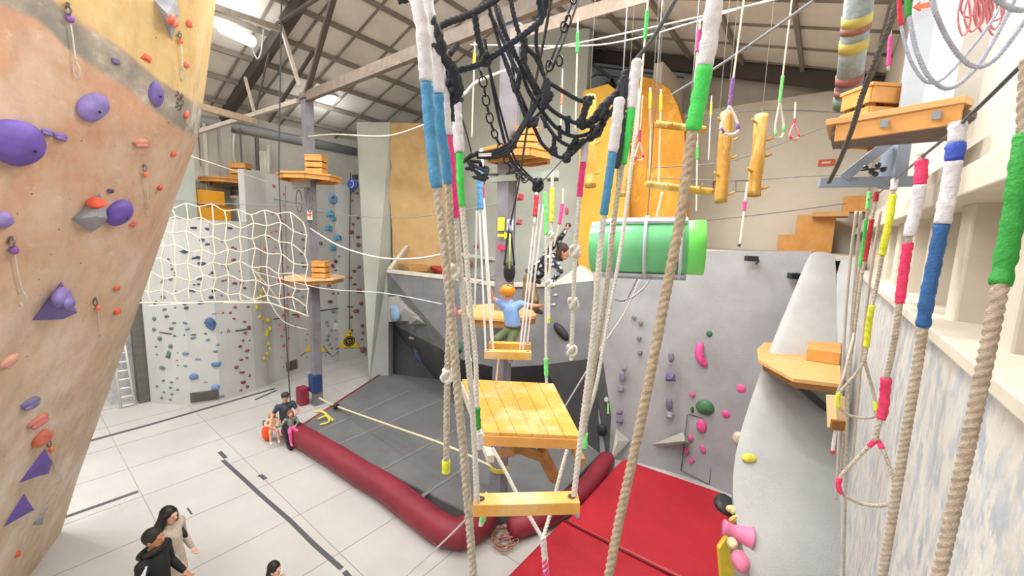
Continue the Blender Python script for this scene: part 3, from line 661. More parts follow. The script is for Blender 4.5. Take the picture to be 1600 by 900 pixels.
holds(220, 440, 4.5, [(160,108,40,26),(105,148,45,36),(165,196,40,26),(182,243,38,24),(98,260,32,40),(232,290,40,24),(215,328,36,24),(95,335,32,40),(236,380,30,22),(137,400,32,40),(108,458,24,20),(113,512,20,18),(212,455,30,36),(155,605,50,36),(258,500,16,14),(255,553,16,14),(260,588,16,12),(255,680,24,18),(160,696,28,18),(217,708,28,20),(113,735,28,24),(210,746,26,20),(260,760,26,18),(163,778,26,22),(220,792,26,18),(148,817,26,22),(206,828,26,22),(242,183,20,14)], GRN, bvA, 'small dull green hold on the low grey wall below the white net', 'green holds below the white net')
put(263, 554, 9, 17, bvA, '55705E', 'long dark green bar hold tilted on the grey wall below the net', 'facet', 2, -15)
holds(220, 440, 4.5, [(305,153,42,28),(320,184,36,28),(418,148,42,30),(495,110,34,28)], '3A4048', bvA, 'dark slate hold just under the bottom cord of the white net', 'slate holds under the net')
B1 = 'small blue-grey hold on the low grey wall below the white net'
holds(220, 440, 4.5, [(312,290,36,20),(328,333,40,22),(514,226,40,14),(368,395,40,20),(474,408,38,20),(540,445,34,20),(525,489,36,20),(316,506,54,32),(400,545,42,20),(314,592,34,16),(570,806,40,22),(455,707,30,14)], '6C819C', bvA, B1, 'blue-grey holds below the white net')
put(329, 505, 16, 21, bvA, '40618E', 'big dark blue crescent hold on the grey wall below the net', 'cup', 1, 20)
put(338, 569, 15, 10, bvA, '5878A6', 'wide blue hold above the round blue hold by the floor vent', 'jug', 2)
put(302.5, 588, 13, 12, bvA, '6B87BC', 'round shiny blue hold above the dark floor vent', 'smooth', 3)
put(337, 605, 13, 11, bvA, '7C93C4', 'pale blue hold near the floor, right of the dark vent', 'smooth', 0)
holds(220, 440, 4.5, [(568,98,18,14),(568,150,16,16),(688,137,28,22),(662,180,26,22),(754,177,26,20),(577,220,20,16),(628,220,24,18),(654,260,24,18),(728,282,32,22),(758,318,28,18),(733,360,32,24),(614,340,20,16),(608,355,14,12),(622,352,12,14),(718,414,22,26),(764,412,16,12),(698,455,30,24),(745,486,40,26),(705,550,30,18),(745,536,20,20),(804,566,16,16),(670,602,34,26),(712,638,48,20),(765,660,20,30),(720,708,46,28),(748,738,26,28),(703,764,26,22)], '8E4450', bvA, 'small maroon hold on the low grey wall below the white net', 'maroon holds below the white net')
holds(400, 440, 4.5, [(35,105,40,40),(5,180,26,50),(28,245,40,30),(50,262,30,20),(85,272,44,40),(98,330,34,40),(75,365,34,60),(88,433,30,34),(98,468,22,30),(75,508,28,34),(62,543,34,36),(14,115,30,30)], YEL, bvB, Y1, 'column of yellow holds')
R1 = 'small pinkish red hold on the tall grey wall left of the far column'
holds(400, 260, 4.5, [(124,138,28,24),(197,196,26,22),(192,270,24,22),(116,330,28,20),(186,385,20,20),(108,461,22,20),(140,456,20,18),(92,498,26,16),(198,487,10,10),(67,579,20,18),(137,571,20,20),(206,566,14,12),(124,612,26,20),(181,640,18,16),(168,680,22,24),(224,708,18,16),(121,727,12,12),(108,765,12,12),(118,840,14,12),(225,893,18,14)], RED, bvB, R1, 'red holds left of the far column')
put(440, 437, 14, 13, bvB, 'E0565E', 'large red triangular hold level with the lower far platform', 'facet', 0, 180)
holds(400, 440, 4.5, [(165,100,26,22),(224,90,24,24),(250,121,26,24),(216,190,30,70),(192,238,26,26),(168,303,22,18),(199,337,26,24),(178,383,20,18),(228,400,22,30),(193,450,20,26),(290,243,40,30),(178,533,12,12),(192,598,14,14)], RED, bvB, R1, 'red holds left of the far column')
holds(400, 260, 4.5, [(320,470,28,22),(328,515,26,24),(335,575,22,18),(320,611,32,20),(327,680,18,16),(335,700,30,26),(326,818,22,16),(453,540,34,34),(461,473,12,12),(430,610,10,10),(584,634,18,22)], '62666A', bvB, 'small slate grey hold beside the far column', 'slate holds by the far column')
put(519, 311, 15, 15, bvB, '6A9CCB', 'blue ring-shaped hold high on the tall grey wall', 'ring', 0)
for x, y, s_, w_ in ((514.5, 334.5, 14, 'topmost'), (520, 342, 10, 'second from the top'), (513, 357, 12, 'third from the top'), (527, 372, 12, 'fourth from the top'), (519, 387.5, 12, 'lowest')):
    put(x, y, s_, s_+1, bvB, '5FA8CE', 'light blue star-shaped hold, %s of five in a column' % w_, 'star', 0, x % 30, 'light blue star holds')
holds(400, 260, 4.5, [(558,668,32,30),(537,700,28,40),(560,732,26,14),(592,798,26,26),(513,836,32,28),(529,864,28,20),(541,893,20,18),(577,893,16,14)], '7E3350', bvB, 'small plum hold right of the far column near the lower platform', 'plum holds by the lower platform')
put(515.5, 471.5, 9, 6, bvB, '5D2F4C', 'dark plum hold above the V line on the tall wall', 'jug', 1)
holds(400, 260, 4.5, [(716,358,28,30),(682,407,24,28),(667,461,46,40),(716,495,32,24),(718,551,38,34),(724,706,30,32),(690,735,30,24),(661,782,36,24),(690,828,36,24),(722,876,50,34),(676,170,34,30),(710,188,20,20),(679,240,16,16)], BRN, bvB, 'brownish red hold at the right end of the tall grey wall', 'brown holds at the right end')
holds(400, 440, 4.5, [(740,155,34,28),(703,206,46,34),(667,250,34,26),(746,310,26,30),(752,362,22,26),(745,405,20,20),(752,478,44,50),(674,343,20,20)], BRN, bvB, 'brownish red hold at the right end of the tall grey wall', 'brown holds at the right end')
holds(400, 440, 4.5, [(328,105,34,22),(292,152,32,22),(340,176,40,30),(340,207,32,26),(350,232,28,18),(345,330,26,20),(360,368,24,18),(349,408,26,22),(353,532,32,24),(288,64,46,22)], '9DA39C', bvB, 'pale grey-green hold just left of the far column', 'pale holds left of the far column')
holds(400, 440, 4.5, [(545,213,46,24),(497,286,28,24),(557,278,20,22),(506,313,18,16),(527,342,22,20),(560,343,26,14),(509,380,24,22),(500,410,34,26),(561,402,22,20),(515,442,22,20),(532,468,22,20),(490,516,14,14)], CGR, bvB, 'small blue-grey hold between the two yellow triangle signs', 'blue-grey holds between the yellow signs')
holds(400, 440, 4.5, [(276,315,16,18)], KK, bvB, 'single black hold left of the far column at mid height', None)
# painted dashes, hatch and vents on the far wall
def dash(px, bv, label, w_=.05):
    P = onwall(px, bv, .012); return tag(MB().beam(P[0], P[1], .01, w_, UP).build('height_line', plain('56575A')), label, 'painted line', 'dark height lines on the climbing wall')
for p in ([(249, 519), (268, 522)], [(287, 523.5), (306, 523)], [(319, 521.5), (347, 519.5)], [(368, 517), (392, 513.5)]): dash(p, bvA, 'short dark line painted across the climbing wall')
for p in ([(427, 499), (438, 497)], [(456, 492.5), (466, 490.5)], [(500, 485.5), (529, 481.5)], [(542, 479.5), (552, 479.5)]): dash(p, bvB, 'short dark line painted across the climbing wall')
V_ = onwall([(464, 561), (476, 553)], bvB, .01); 
VW = onwall([(505, 541), (520, 558), (530, 548)], bvB, .012); tag(MB().tube(VW, .012, 4).build('painted_line', plain('56575A')), 'thin dark V line painted between the yellow triangle signs', 'painted line')
def vent(px, w_, h_, bv, label):
    c = onwall([px], bv, .02)[0]; d = dep(c); a = w_*d/FPX; b_ = h_*d/FPX; t = onwall([(px[0]-4, px[1]), (px[0]+4, px[1])], bv, .02); rt = (t[1]-t[0]); rt.z = 0; rt.normalize(); r = Matrix((rt, Vector((0, 0, 1)).cross(rt), Vector((0, 0, 1)))).transposed()
    root = MB().box(c, (a, .02, b_), r).build('floor_vent', plain('6B6A64'))
    g = MB()
    for i in range(5): g.box(c+Vector((0, 0, b_*(-.36+.18*i)))-r @ Vector((0, .016, 0)), (a*.94, .016, b_*.07), r)
    g.build('louvre', plain('55544F'), root)
    return tag(root, label, 'vent')
vent((320, 619), 36, 16, bvA, 'dark vent at the foot of the low grey wall by the blue holds')
vent((456, 571), 19, 15, bvB, 'dark vent at the foot of the tall wall left of the far column')
vent((864, 277), 20, 12, bvG, 'small dark wall vent high on the sage wall, left of the yellow panel')
vent((686, 286), 8, 9, bvG, 'small square dark vent on the sage wall beside the tan panel')
# yellow triangular signs
def tri_sign(cx_, top, bot, bv, w_, label):
    a = onwall([(cx_, top), (cx_+w_/2, bot), (cx_-w_/2, bot)], bv, .03); c = onwall([(cx_, bot-(bot-top)*.36)], bv, .05)[0]
    root = empty('triangle_banner', label, 'sign', c); nrm = (a[1]-a[0]).cross(a[2]-a[0]).normalized()
    if nrm.dot(EYE-c) < 0: nrm = -nrm
    MB().prism(a, nrm*.02).build('panel', plain('E5C52C', .6), root); k = sum(a, Vector())/3
    rr = w_*.27*dep(c)/FPX; up = (UP-nrm*UP.dot(nrm)).normalized(); rt = up.cross(nrm)
    disc = lambda r0, off, n=20: [k+nrm*off+(rt*math.cos(i/n*2*math.pi)+up*math.sin(i/n*2*math.pi))*r0 for i in range(n)]
    MB().prism(disc(rr, .022), nrm*.006).build('round_logo', plain('2E2C28', .6), root)
    MB().tube(disc(rr*.78, .032)+[disc(rr*.78, .032)[0]], rr*.05, 5, caps=False).tube([k+nrm*.032+rt*rr*-.4+up*rr*.1, k+nrm*.032+up*rr*.3, k+nrm*.032+rt*rr*.45+up*rr*-.1, k+nrm*.032-up*rr*.35-rt*rr*.1, k+nrm*.032+rt*rr*-.4+up*rr*.1], rr*.09, 5).build('logo_mark', plain('B9A23C'), root)
    bar = MB()
    for i in range(5): bar.box(k+nrm*.026+rt*rr*(-.5+.25*i)-up*rr*1.25, (.02, .01, .05))
    bar.build('lettering', plain('3A3526'), root); MB().box(k+up*rr*1.45+nrm*.026, (rr*.9, .01, rr*.25)).build('lettering', plain('3A3526'), root)
    MB().tube([a[0]+nrm*.02, a[0]+nrm*.02+up*.35], .015, 5).build('hanging_strap', plain('3B3B3B'), root)
    MB().tube([a[1]+nrm*.02, a[1]+nrm*.02+rt*.22-up*.12], .015, 5).build('hanging_strap', plain('3B3B3B'), root); MB().tube([a[2]+nrm*.02, a[2]+nrm*.02-rt*.22-up*.12], .015, 5).build('hanging_strap', plain('3B3B3B'), root)
    rebase(root, c)
tri_sign(545.5, 513, 543, bvB, 32, 'yellow triangular banner with a black round logo right of the far column')
tri_sign(493, 519, 550, bvB, 32, 'yellow triangular banner half hidden behind the far column')
tag(MB().prism(onwall([(521, 504), (531, 506), (530, 516), (520, 514)], bvB, .02), FW*-.004).build('paper_notice', plain('DDE0E6')), 'small white paper notice on the tall grey wall', 'notice')
# coloured holds on the sage wall
for x, y, w_, h_, c, kd in ((813,308,13,13,'D8505C','facet'),(697,318,9,12,'D2606A','facet'),(714,326,9,12,'D2505C','facet'),(811,347,12,11,'C86068','facet'),(713,276,7,8,'C8806E','blob'),(736,412,9,12,'C89A90','blob'),(832,388,8,7,'C89488','blob'),(745,385,8,8,'B4585C','blob'),(847,418,9,8,'B87C78','blob'),(886,330,6,12,'E06A8C','blob')):
    put(x, y, w_, h_, bvG, c, 'small reddish hold on the tall sage wall behind the swings', kd, int(x) % 4, 0, 'reddish holds on the sage wall')
# ---- holds on the central structure ----
put(674, 486, 24, 36, bvC, '3E8256', 'big dark green bean-shaped hold on the central grey overhang', 'bean', 0, 15)
put(712, 489, 14, 22, bvC, 'C76A80', 'pink hold beside the thick ropes on the central overhang', 'smooth', 1)
put(620, 489, 20, 28, BVHTree.FromPolygons([tuple(v.co) for v in bpy.data.objects['wall_boulder_wedge'].data.vertices], [tuple(p.vertices) for p in bpy.data.objects['wall_boulder_wedge'].data.polygons]), '87A5C4', 'large pale blue teardrop hold at the left end of the central structure', 'smooth', 2, 20)
put(637, 503, 9, 20, bvC, '8CA452', 'lime green narrow hold next to the blue teardrop hold', 'jug', 1)
put(652, 516, 16, 10, bvC, '3F5670', 'dark blue hold under the lime green hold', 'jug', 2, -30)
put(676, 528, 26, 12, bvC, '5F6E3C', 'olive green hold on the underside of the overhang', 'jug', 3, -15)
put(716, 542, 26, 16, bvC, '2F6247', 'dark green hold low on the underside of the overhang', 'blob', 0, -25)
put(652, 556, 9, 30, bvC, '31486E', 'tall thin dark blue hold in the dark recess', 'facet', 1, 10)
put(642, 528, 14, 5, bvC, 'A8A49A', 'small pale plate hold in the dark recess', 'facet', 2)
put(682, 508, 10, 16, bvC, 'C7A79C', 'pale chalky hold below the big green hold', 'jug', 3)
put(877, 518, 34, 14, bvC, '232325', 'glossy black sausage hold on the right of the central structure', 'smooth', 0, -48)
put(868, 461, 8, 5, bvC, 'B8B8B6', 'upper one of two small pale rail holds by the knotted rope', 'jug', 1)
put(865, 476, 8, 5, bvC, 'B8B8B6', 'lower one of two small pale rail holds by the knotted rope', 'jug', 1)
# ---- holds on the right boulder wall ----
S = 2.648
def bh(x, y, w_, h_, c, label, kd='blob', sd=0, ang=0, grp=None, bolt=False): return put(940+x/S, 420+y/S, w_/S, h_/S, bvR, c, label, kd, sd, ang, grp, bolt=bolt)
for x, y in ((134, 202), (162, 224), (155, 287), (159, 347)): bh(x, y, 20, 20, '77787C', 'small grey hold in the upper row left of the corner crease', 'jug', 1, 0, 'small grey holds by the crease')
bh(93, 414, 20, 24, '8C889C', 'upper one of three greyish violet holds behind the leaning rope', 'smooth', 1); bh(86, 446, 24, 42, '8A8698', 'middle one of three greyish violet holds behind the leaning rope', 'smooth', 2, 10); bh(80, 496, 26, 36, '85829A', 'lowest one of three greyish violet holds behind the leaning rope', 'jug', 3)
bh(74, 592, 28, 28, '7A6C90', 'upper purple hold of the pair above the pale triangle volume', 'facet', 0); bh(75, 627, 30, 32, '7A6C90', 'lower purple hold of the pair above the pale triangle volume', 'facet', 1)
bh(288, 366, 24, 46, '85829A', 'tall grey-violet hold above the purple diamond', 'smooth', 0); bh(282, 447, 46, 46, '6A5A84', 'flat purple diamond hold on the right boulder wall', 'facet', 2, 12)
bh(280, 560, 30, 56, '78738C', 'long grey-violet hold above a chalked one', 'smooth', 1); bh(281, 604, 36, 36, '9A97A8', 'chalked grey-violet hold under the long one', 'jug', 2)
bh(447, 269, 26, 28, '3F6E50', 'small round dark green hold with a lime tape mark beside it', 'smooth', 1)
bh(418, 353, 54, 92, 'F058A0', 'large glossy pink bean hold on the right boulder wall', 'bean', 0, 10, bolt=True)
bh(374, 519, 26, 20, 'E060A0', 'small flat pink hold left of the big green hold', 'jug', 2, -35); bh(475, 494, 14, 18, '808084', 'small grey knob hold above the big green hold', 'blob', 1)
bh(578, 493, 48, 42, 'F068A6', 'round pink hold highest near the pale slab', 'smooth', 2); bh(518, 600, 42, 42, 'F058A0', 'round pink ball hold right of the big green hold', 'smooth', 3)
bh(430, 572, 76, 66, '4A7E5A', 'big dark green dome hold on the right boulder wall', 'smooth', 0, bolt=True); bh(376, 583, 14, 26, '3E5A48', 'thin dark green hold left of the green dome', 'blob', 0)
bh(566, 652, 20, 26, 'D8588C', 'small pink hold against the pale slab edge', 'blob', 2); bh(568, 700, 52, 62, 'E6DCC0', 'cream rounded hold at the pale slab edge', 'smooth', 1)
bh(415, 650, 44, 56, 'E85A9C', 'pink oval hold under the green dome with a pink tape tail', 'smooth', 2)
for x, y, w_, h_ in ((369, 700, 24, 30), (350, 755, 22, 28), (420, 745, 28, 42), (372, 793, 26, 26)): bh(x, y, w_, h_, 'E0609C', 'small pink hold inside the outlined hatch area', 'blob', 1, 20, 'small pink holds inside the hatch outline')
bh(518, 707, 10, 12, '9A5068', 'tiny dark pink hold left of the cream hold', 'blob', 0); bh(20, 542, 20, 28, 'BEBFC0', 'small whitish hold with a lime tape strip under it', 'jug', 0)
bh(2, 666, 44, 52, '26282A', 'glossy black rounded hold just right of the wooden deck', 'smooth', 0); bh(-16, 545, 30, 16, '2C2C2E', 'thin black curved hold just right of the wooden deck', 'bean', 0, 30)
def ts(x, y, x2, y2, c, label, w_=.045):
    P = onwall([(940+x/S, 420+y/S), (940+x2/S, 420+y2/S)], bvR, .008); tag(MB().beam(P[0], P[1], w_, .004, EYE-P[0]).build('tape_strip', plain(c, .5)), label, 'tape strip')
ts(455, 264, 492, 242, '7BE06A', 'lime tape strip by the round dark green hold'); ts(432, 388, 464, 440, 'EE5C9C', 'pink tape strip under the large pink bean hold', .06); ts(420, 668, 458, 712, 'EE5C9C', 'pink tape strip under the pink oval hold', .06); ts(26, 555, 27, 600, '7BE06A', 'lime tape strip under the whitish hold', .05)
VL = M('B0AEA6', .9, .05, 3, .3, 60)
def volR(o_, ap, ad, label): return vol([(940+x/S, 420+y/S) for x, y in o_], (940+ap[0]/S, 420+ap[1]/S), ad, VL, label, bvR)
volR([(60, 662), (119, 711), (40, 792)], (68, 712), .25, 'pale grey triangle volume at the crease above the red mats'); volR([(208, 726), (338, 674), (366, 720), (240, 738)], (345, 712), .55, 'pale grey wedge volume left of the hatch outline')
# holds on the slab beside the wall
put(1170, 716, 24, 15, bvL, 'E3CF48', 'yellow oval hold on the pale slab with a cream tape tail', 'smooth', 1)
def rawhold(kind, c, px, py, d, w_, h_, label, rot=(0, 0, 0), sd=0, dz=1.0):
    o = bpy.data.objects.new('climbing_hold', hold_mesh(kind, sd, c)); COL.objects.link(o); o.location = D(px, py, d); s = d/FPX/2; o.scale = (w_*s, h_*s, h_*s*dz); o.rotation_euler = rot; return tag(o, label, 'climbing hold')
m = MB(); a_ = D(1130, 823, 5.6); b_ = D(1172, 842, 5.5); m.tube(smooth([a_, a_.lerp(b_, .15), a_.lerp(b_, .5), b_], 5), [.105+.0*i if i < 4 else .105-.03*math.sin((i-3)/12*3.1)+.07*((i-3)/12)**2 for i in range(16)], 18); tag(m.build('climbing_hold', plain('E880A8', .5)), 'big pink horn-shaped hold sticking out below the pale slab', 'climbing hold')
rawhold('smooth', 'E680A4', 1160, 880, 5.2, 26, 34, 'pink rounded hold below the pink horn hold', (.3, -1, 0), 1)
rawhold('smooth', '2A2A2C', 1138, 792, 5.9, 20, 44, 'glossy black hold under the edge of the pale slab', (0, -1.2, 0), 2)
rawhold('jug', 'E2D89C', 1145, 798, 5.75, 12, 22, 'small cream hold above the pink horn', (0, -1, 0), 1); rawhold('jug', 'E0D070', 1148, 812, 5.7, 20, 16, 'pale yellow hold just above the pink horn', (0, -1, .3), 2)
rawhold('smooth', 'E4DCB4', 1146, 850, 5.45, 16, 20, 'cream oval hold under the pink horn', (.2, -1, 0), 3)
m = MB(); m.prism([D(x, y, 5.7) for x, y in ((1138, 838), (1146, 850), (1140, 862), (1150, 880), (1146, 930), (1130, 930), (1124, 858))], FW*.08); tag(m.build('climbing_volume', plain('E0CB40', .6), fix=True), 'yellow star-shaped volume under the pink horn hold', 'climbing volume')
tag(MB().tube([D(1157, 722, 6.3), D(1150, 730, 6.25), D(1146, 760, 6.0)], .012, 5).build('tape_strip', plain('DDD6A8')), 'thin cream tape line running down from the yellow oval hold', 'tape strip')
# ---------------- mats ----------------
MATG = M('6E6F70', .85, .1, 1.2, .3, 8, c2='626365'); MAR_ = M('8E2838', .55, .15, 2, .35, 5, c2='7A2130'); REDM = M('B81E2E', .5, .12, 1.3, .45, 4, c2='A61A2A')
c0 = PZ(497, 633, 0); c0 = PZ(466, 668, .34); c0.z = 0; c1 = PZ(742, 806, .34); c1.z = 0; c1b = PZ(868, 778, .34); c1b.z = 0; c2_ = PZ(938, 708, .34); c2_.z = 0; c3 = Vector((-7, 10.1, 0)); c4_ = Vector((-11.0, 9.75, 0)); c5 = PZ(607, 591, 0)+Vector((.1, -.3, 0))
mat_o = tag(MB().prism([p+Vector((0, 0, .02)) for p in (c0, c1, c1b, c2_, c3, c4_, c5)], (0, 0, .32)).build('landing_mat', MATG, bevel=.04, fix=True), 'huge dark grey landing mat framed by the maroon bumper', 'mat')
# paler seam tape bands across the mat
for (a, b) in (((530, 638), (640, 592)), ((505, 706), (700, 618)), ((560, 747), (720, 655)), ((640, 786), (740, 715)), ((470, 700), (640, 640))):
    pass
def seamband(pa, pb, label): 
    A = PZ(*pa, .345); B = PZ(*pb, .345); o = MB().beam(A, B, .09, .008).build('seam_band', plain('77787A', .8), mat_o)
for a, b in (((497, 675), (640, 610)), ((515, 700), (690, 625)), ((570, 748), (725, 665)), ((640, 788), (735, 725))): seamband(a, b, '')
e = MB().tube([c0+Vector((0, 0, .33)), c5+Vector((0, 0, .33))], .04, 6).build('edge_piping', MAR_, mat_o)
def bolster(name, pts, r, label, mat=MAR_, flat=1.0):
    P = resample([Vector(p) for p in pts], .25); P = [p+Vector((.012*noise.noise(p*1.3), 0, .02*noise.noise(p*2))) for p in P]
    m = MB(); m.tube(P, [r*.8]+[r*(1+.04*noise.noise(p*2.2)) for p in P[1:-1]]+[r*.8], 20); o = m.build(name, mat); tag(o, label, 'bumper')
    q = [p+Vector((.0, -r*.8, -r*.55)) for p in P]; MB().tube(q, .02, 6).build('seam', plain('A94A55', .5), o); return o
bb = [Vector((-11.25, 4.5, .27)), Vector((-9, 4.62, .27)), Vector((-7, 4.72, .27)), PZ(690, 826, .27), PZ(712, 836, .27), PZ(735, 826, .27), PZ(766, 806, .27)]
bolster('mat_bumper', bb, .27, 'long maroon padded bumper along the near side of the grey mat')
bolster('mat_bumper', [PZ(798, 826, .22), PZ(862, 802, .22), PZ(916, 764, .22), PZ(950, 716, .22)], .22, 'maroon bumper along the right side of the grey mat by the red mats')
def redmat(pts, z0, h, label):
    o = MB().prism([Vector((p.x, p.y, z0)) for p in pts], (0, 0, h)).build('crash_mat', REDM, bevel=.05, fix=True); tag(o, label, 'mat'); return o
Z4 = lambda x, y: PZ(x, y, .4)
redmat([Z4(973, 716), Z4(1137, 772), Z4(1150, 905), Z4(1068, 905), Z4(884, 814)], .03, .37, 'large red crash mat against the grey boulder wall')
redmat([Z4(879, 811), Z4(1060, 902), Z4(1100, 990), Z4(760, 960), Z4(786, 905)], .03, .36, 'red crash mat in front, separated by a seam from the one at the wall')
MB().tube([PZ(882, 813, .41), PZ(1062, 905, .41)], .02, 6).build('mat_seam', plain('7C1420')); bpy.data.objects['mat_seam'].parent = None; tag(bpy.data.objects['mat_seam'], 'dark seam strap between the two red crash mats', 'strap')
# small items at the far column foot
b = MB(); b.box((-12.9, 5.93, .75), (.3, .1, .6)).box((-12.74, 6.02, .75), (.1, .3, .6)); tag(b.build('column_pad', plain('2B3F74', .6), bevel=.02), 'dark blue pad strapped low on the far steel column', 'pad')
tag(MB().box((-13.2, 5.75, .3), (.35, .3, .6)).build('padded_block', MAR_, bevel=.04), 'small maroon padded block at the foot of the far column', 'pad')
wb = MB(); P = smooth([PZ(497, 655, .4), PZ(510, 650, .45), PZ(514, 659, .38), PZ(500, 664, .37)], 6); wb.tube(P, .03, 6); P2 = smooth([PZ(493, 643, .37), PZ(505, 644, .38), PZ(514, 652, .37), PZ(520, 657, .37)], 6); wb.tube(P2, .04, 6)
tag(wb.build('strap', plain('D9CE5A')), 'loose yellow strap lying on the mat by the far column', 'strap')
root = MB().tube(smooth([D(499, 622, 13.0), D(524, 634, 12.2), D(610, 665, 10.3), D(700, 697, 8.8), D(790, 740, 8.3)], 6), .028, 6).build('slackline', plain('D9D6B4', .7)); MB().ball(D(525, 635, 12.1), .09, 2, .3).build('ratchet', plain('3A3A3A', .4, .8), root); tag(root, 'off-white slackline stretched low over the grey mat from the far column', 'slackline')
# coil of rope on the floor
cm_ = MB(); rn = random.Random(3)
for i in range(9):
    c = PZ(789+rn.uniform(-6, 6), 838+rn.uniform(-7, 9), .02+.012*i); a = rn.uniform(.18, .36); b2 = rn.uniform(.1, .2); ph = rn.uniform(0, 3); P = [c+Vector((math.cos(t/16*2*math.pi)*a*math.cos(ph)-math.sin(t/16*2*math.pi)*b2*math.sin(ph), math.cos(t/16*2*math.pi)*a*math.sin(ph)+math.sin(t/16*2*math.pi)*b2*math.cos(ph), .008*math.sin(t))) for t in range(17)]; cm_.tube(P, .011, 6)
tag(cm_.build('rope_coil', plain('A87E6C', .9)), 'tangled brown rope coil on the floor at the foot of the central column', 'rope')
pc = MB(); 
for i in range(5): pc.tube([Vector((-4.95+.19*math.cos(a*math.pi/6), 6.1+.19*math.sin(a*math.pi/6), .9+.02*i)) for a in range(13)], .012, 5)
tag(pc.build('tie_strap', plain('C8B23C')), 'yellow strap tied around the lower central column', 'strap')
tag(MB().prism([PZ(x, y, 4.4) for x, y in ((672, 421), (684, 416), (706, 417), (704, 429), (690, 430))], (0, 0, .12)).build('red_pad', REDM, fix=True), 'small red pad lying behind the parapet by the tan panel', 'pad')
tag(MB().prism([PZ(x, y, 4.4) for x, y in ((622, 418), (640, 411), (665, 415), (668, 424), (640, 425))], (0, 0, .16)).build('wooden_board', plain('C09458'), fix=True), 'low wooden board lying behind the parapet beside the red pad', 'board')
# ---------------- wooden platforms ----------------
WOOD = M('DDB074', .5, .18, 2.2, .15, 30, c2='CC9656'); WOODL = M('E4C498', .55, .15, 3, .15, 30, c2='D6B07C'); WOODO = M('DDA258', .45, .15, 2.5, .12, 30, c2='CA8C42'); WOODD = M('A87B42', .6, .15, 3, .15, 20); PALE = M('D9CDB8', .7, .15, 6, .2, 30)
YW = M('E3AE56', .45, .2, 3.5, .2, 25, c2='D0963A'); blotch(YW, 'E4D0B0', 2.2, .48, .7, (1, 1, 1), .7)
def oct_platform(name, c, r, z, label, mat=WOODL, th=.06, rot=.2, under=True, steel=None, col=True, n=8, sx=1, fr=WOODD):
    root = empty(name, label, 'platform', (c[0], c[1], z)); A = [Vector((c[0]+r*sx*math.cos(rot+i*2*math.pi/n), c[1]+r*math.sin(rot+i*2*math.pi/n), z)) for i in range(n)]
    MB().prism(A, (0, 0, -th)).build('deck', mat, root, bevel=.008, fix=True)
    f = MB(); 
    B = [Vector((c[0]+(p.x-c[0])*.92, c[1]+(p.y-c[1])*.92, z-th-.06)) for p in A]
    for i in range(n): f.beam(B[i], B[(i+1) % n], .05, .12)
    for t in (-.3, .3): f.beam((c[0]-r*.85*sx, c[1]+t*r, z-th-.07), (c[0]+r*.85*sx, c[1]+t*r, z-th-.07), .06, .13)
    f.build('joist_frame', fr, root)
    rebase(root, (c[0], c[1], z)); return root
def crate(loc, s, h, label, rot=0, slats=3, mat=WOODO):
    """slatted step box"""
    root = empty('step_box', label, 'step box', loc); R = Matrix.Rotation(rot, 3, 'Z'); loc = Vector(loc)
    hx, hy = s[0]/2, s[1]/2; sh = h/slats
    for k in range(slats):
        z = sh*(k+.5)
        for (cx_, cy_, lx, ly) in ((0, -hy, s[0], .025), (0, hy, s[0], .025), (-hx, 0, .025, s[1]), (hx, 0, .025, s[1])):
            MB().box(loc+R @ Vector((cx_, cy_, z)), (lx, ly, sh*.8), R).build('slat', mat, root, bevel=.004)
    MB().box(loc+R @ Vector((0, 0, h)), (s[0]+.04, s[1]+.04, .03), R).build('top_board', mat, root, bevel=.005)
    p = MB()
    for sx in (-1, 1):
        for sy in (-1, 1): p.box(loc+R @ Vector((sx*(hx-.04), sy*(hy-.04), h/2)), (.05, .05, h), R)
    p.build('corner_posts', WOODD, root); rebase(root, loc); return root
CL, CC = (-12.9, 6.1), (-4.95, 6.1)
zl = PY(483, 431, 6.1).z; zu = PY(478, 275, 6.1).z
oct_platform('tree_platform', CL, .95, zl, 'pale octagonal wooden platform low on the far steel column', WOODL)
oct_platform('tree_platform', CL, .95, zu, 'orange wooden platform high on the far steel column', WOODO, fr=WOODO)
q = D(505, 425, dep(Vector((-12.6, 6.1, zl)))); crate((-12.42, 6.12, zl+.0), (.42, .34), .52, 'slatted wooden step box on the low far platform', .66)
crate((-12.5, 6.12, zu), (.5, .36), .55, 'slatted wooden step box on the high far platform', .66)
zc = PY(785, 484, 6.1).z; zt = PY(812, 236, 6.1).z
oct_platform('tree_platform', (-4.98, 6.0), .82, zc, 'octagonal wooden platform on the central column behind the child', WOOD, rot=.1)
oct_platform('tree_platform', (-4.7, 6.1), .68, zt, 'high orange wooden platform on the central column under the black net', WOODO, fr=WOODO)
crate((-4.55, 6.15, zt), (.38, .32), .38, 'slatted orange step box on the high central platform', .66)
# far left platform on the building wall
pl_ = D(357, 283, 15.2); oct_platform('tree_platform', (pl_.x, pl_.y), 1.0, pl_.z+.06, 'small wooden platform high against the left building wall', WOODO, fr=WOODO)
crate((pl_.x+.25, pl_.y+.35, pl_.z+.06), (.6, .4), .62, 'slatted wooden step box on the platform at the left building wall', .66)
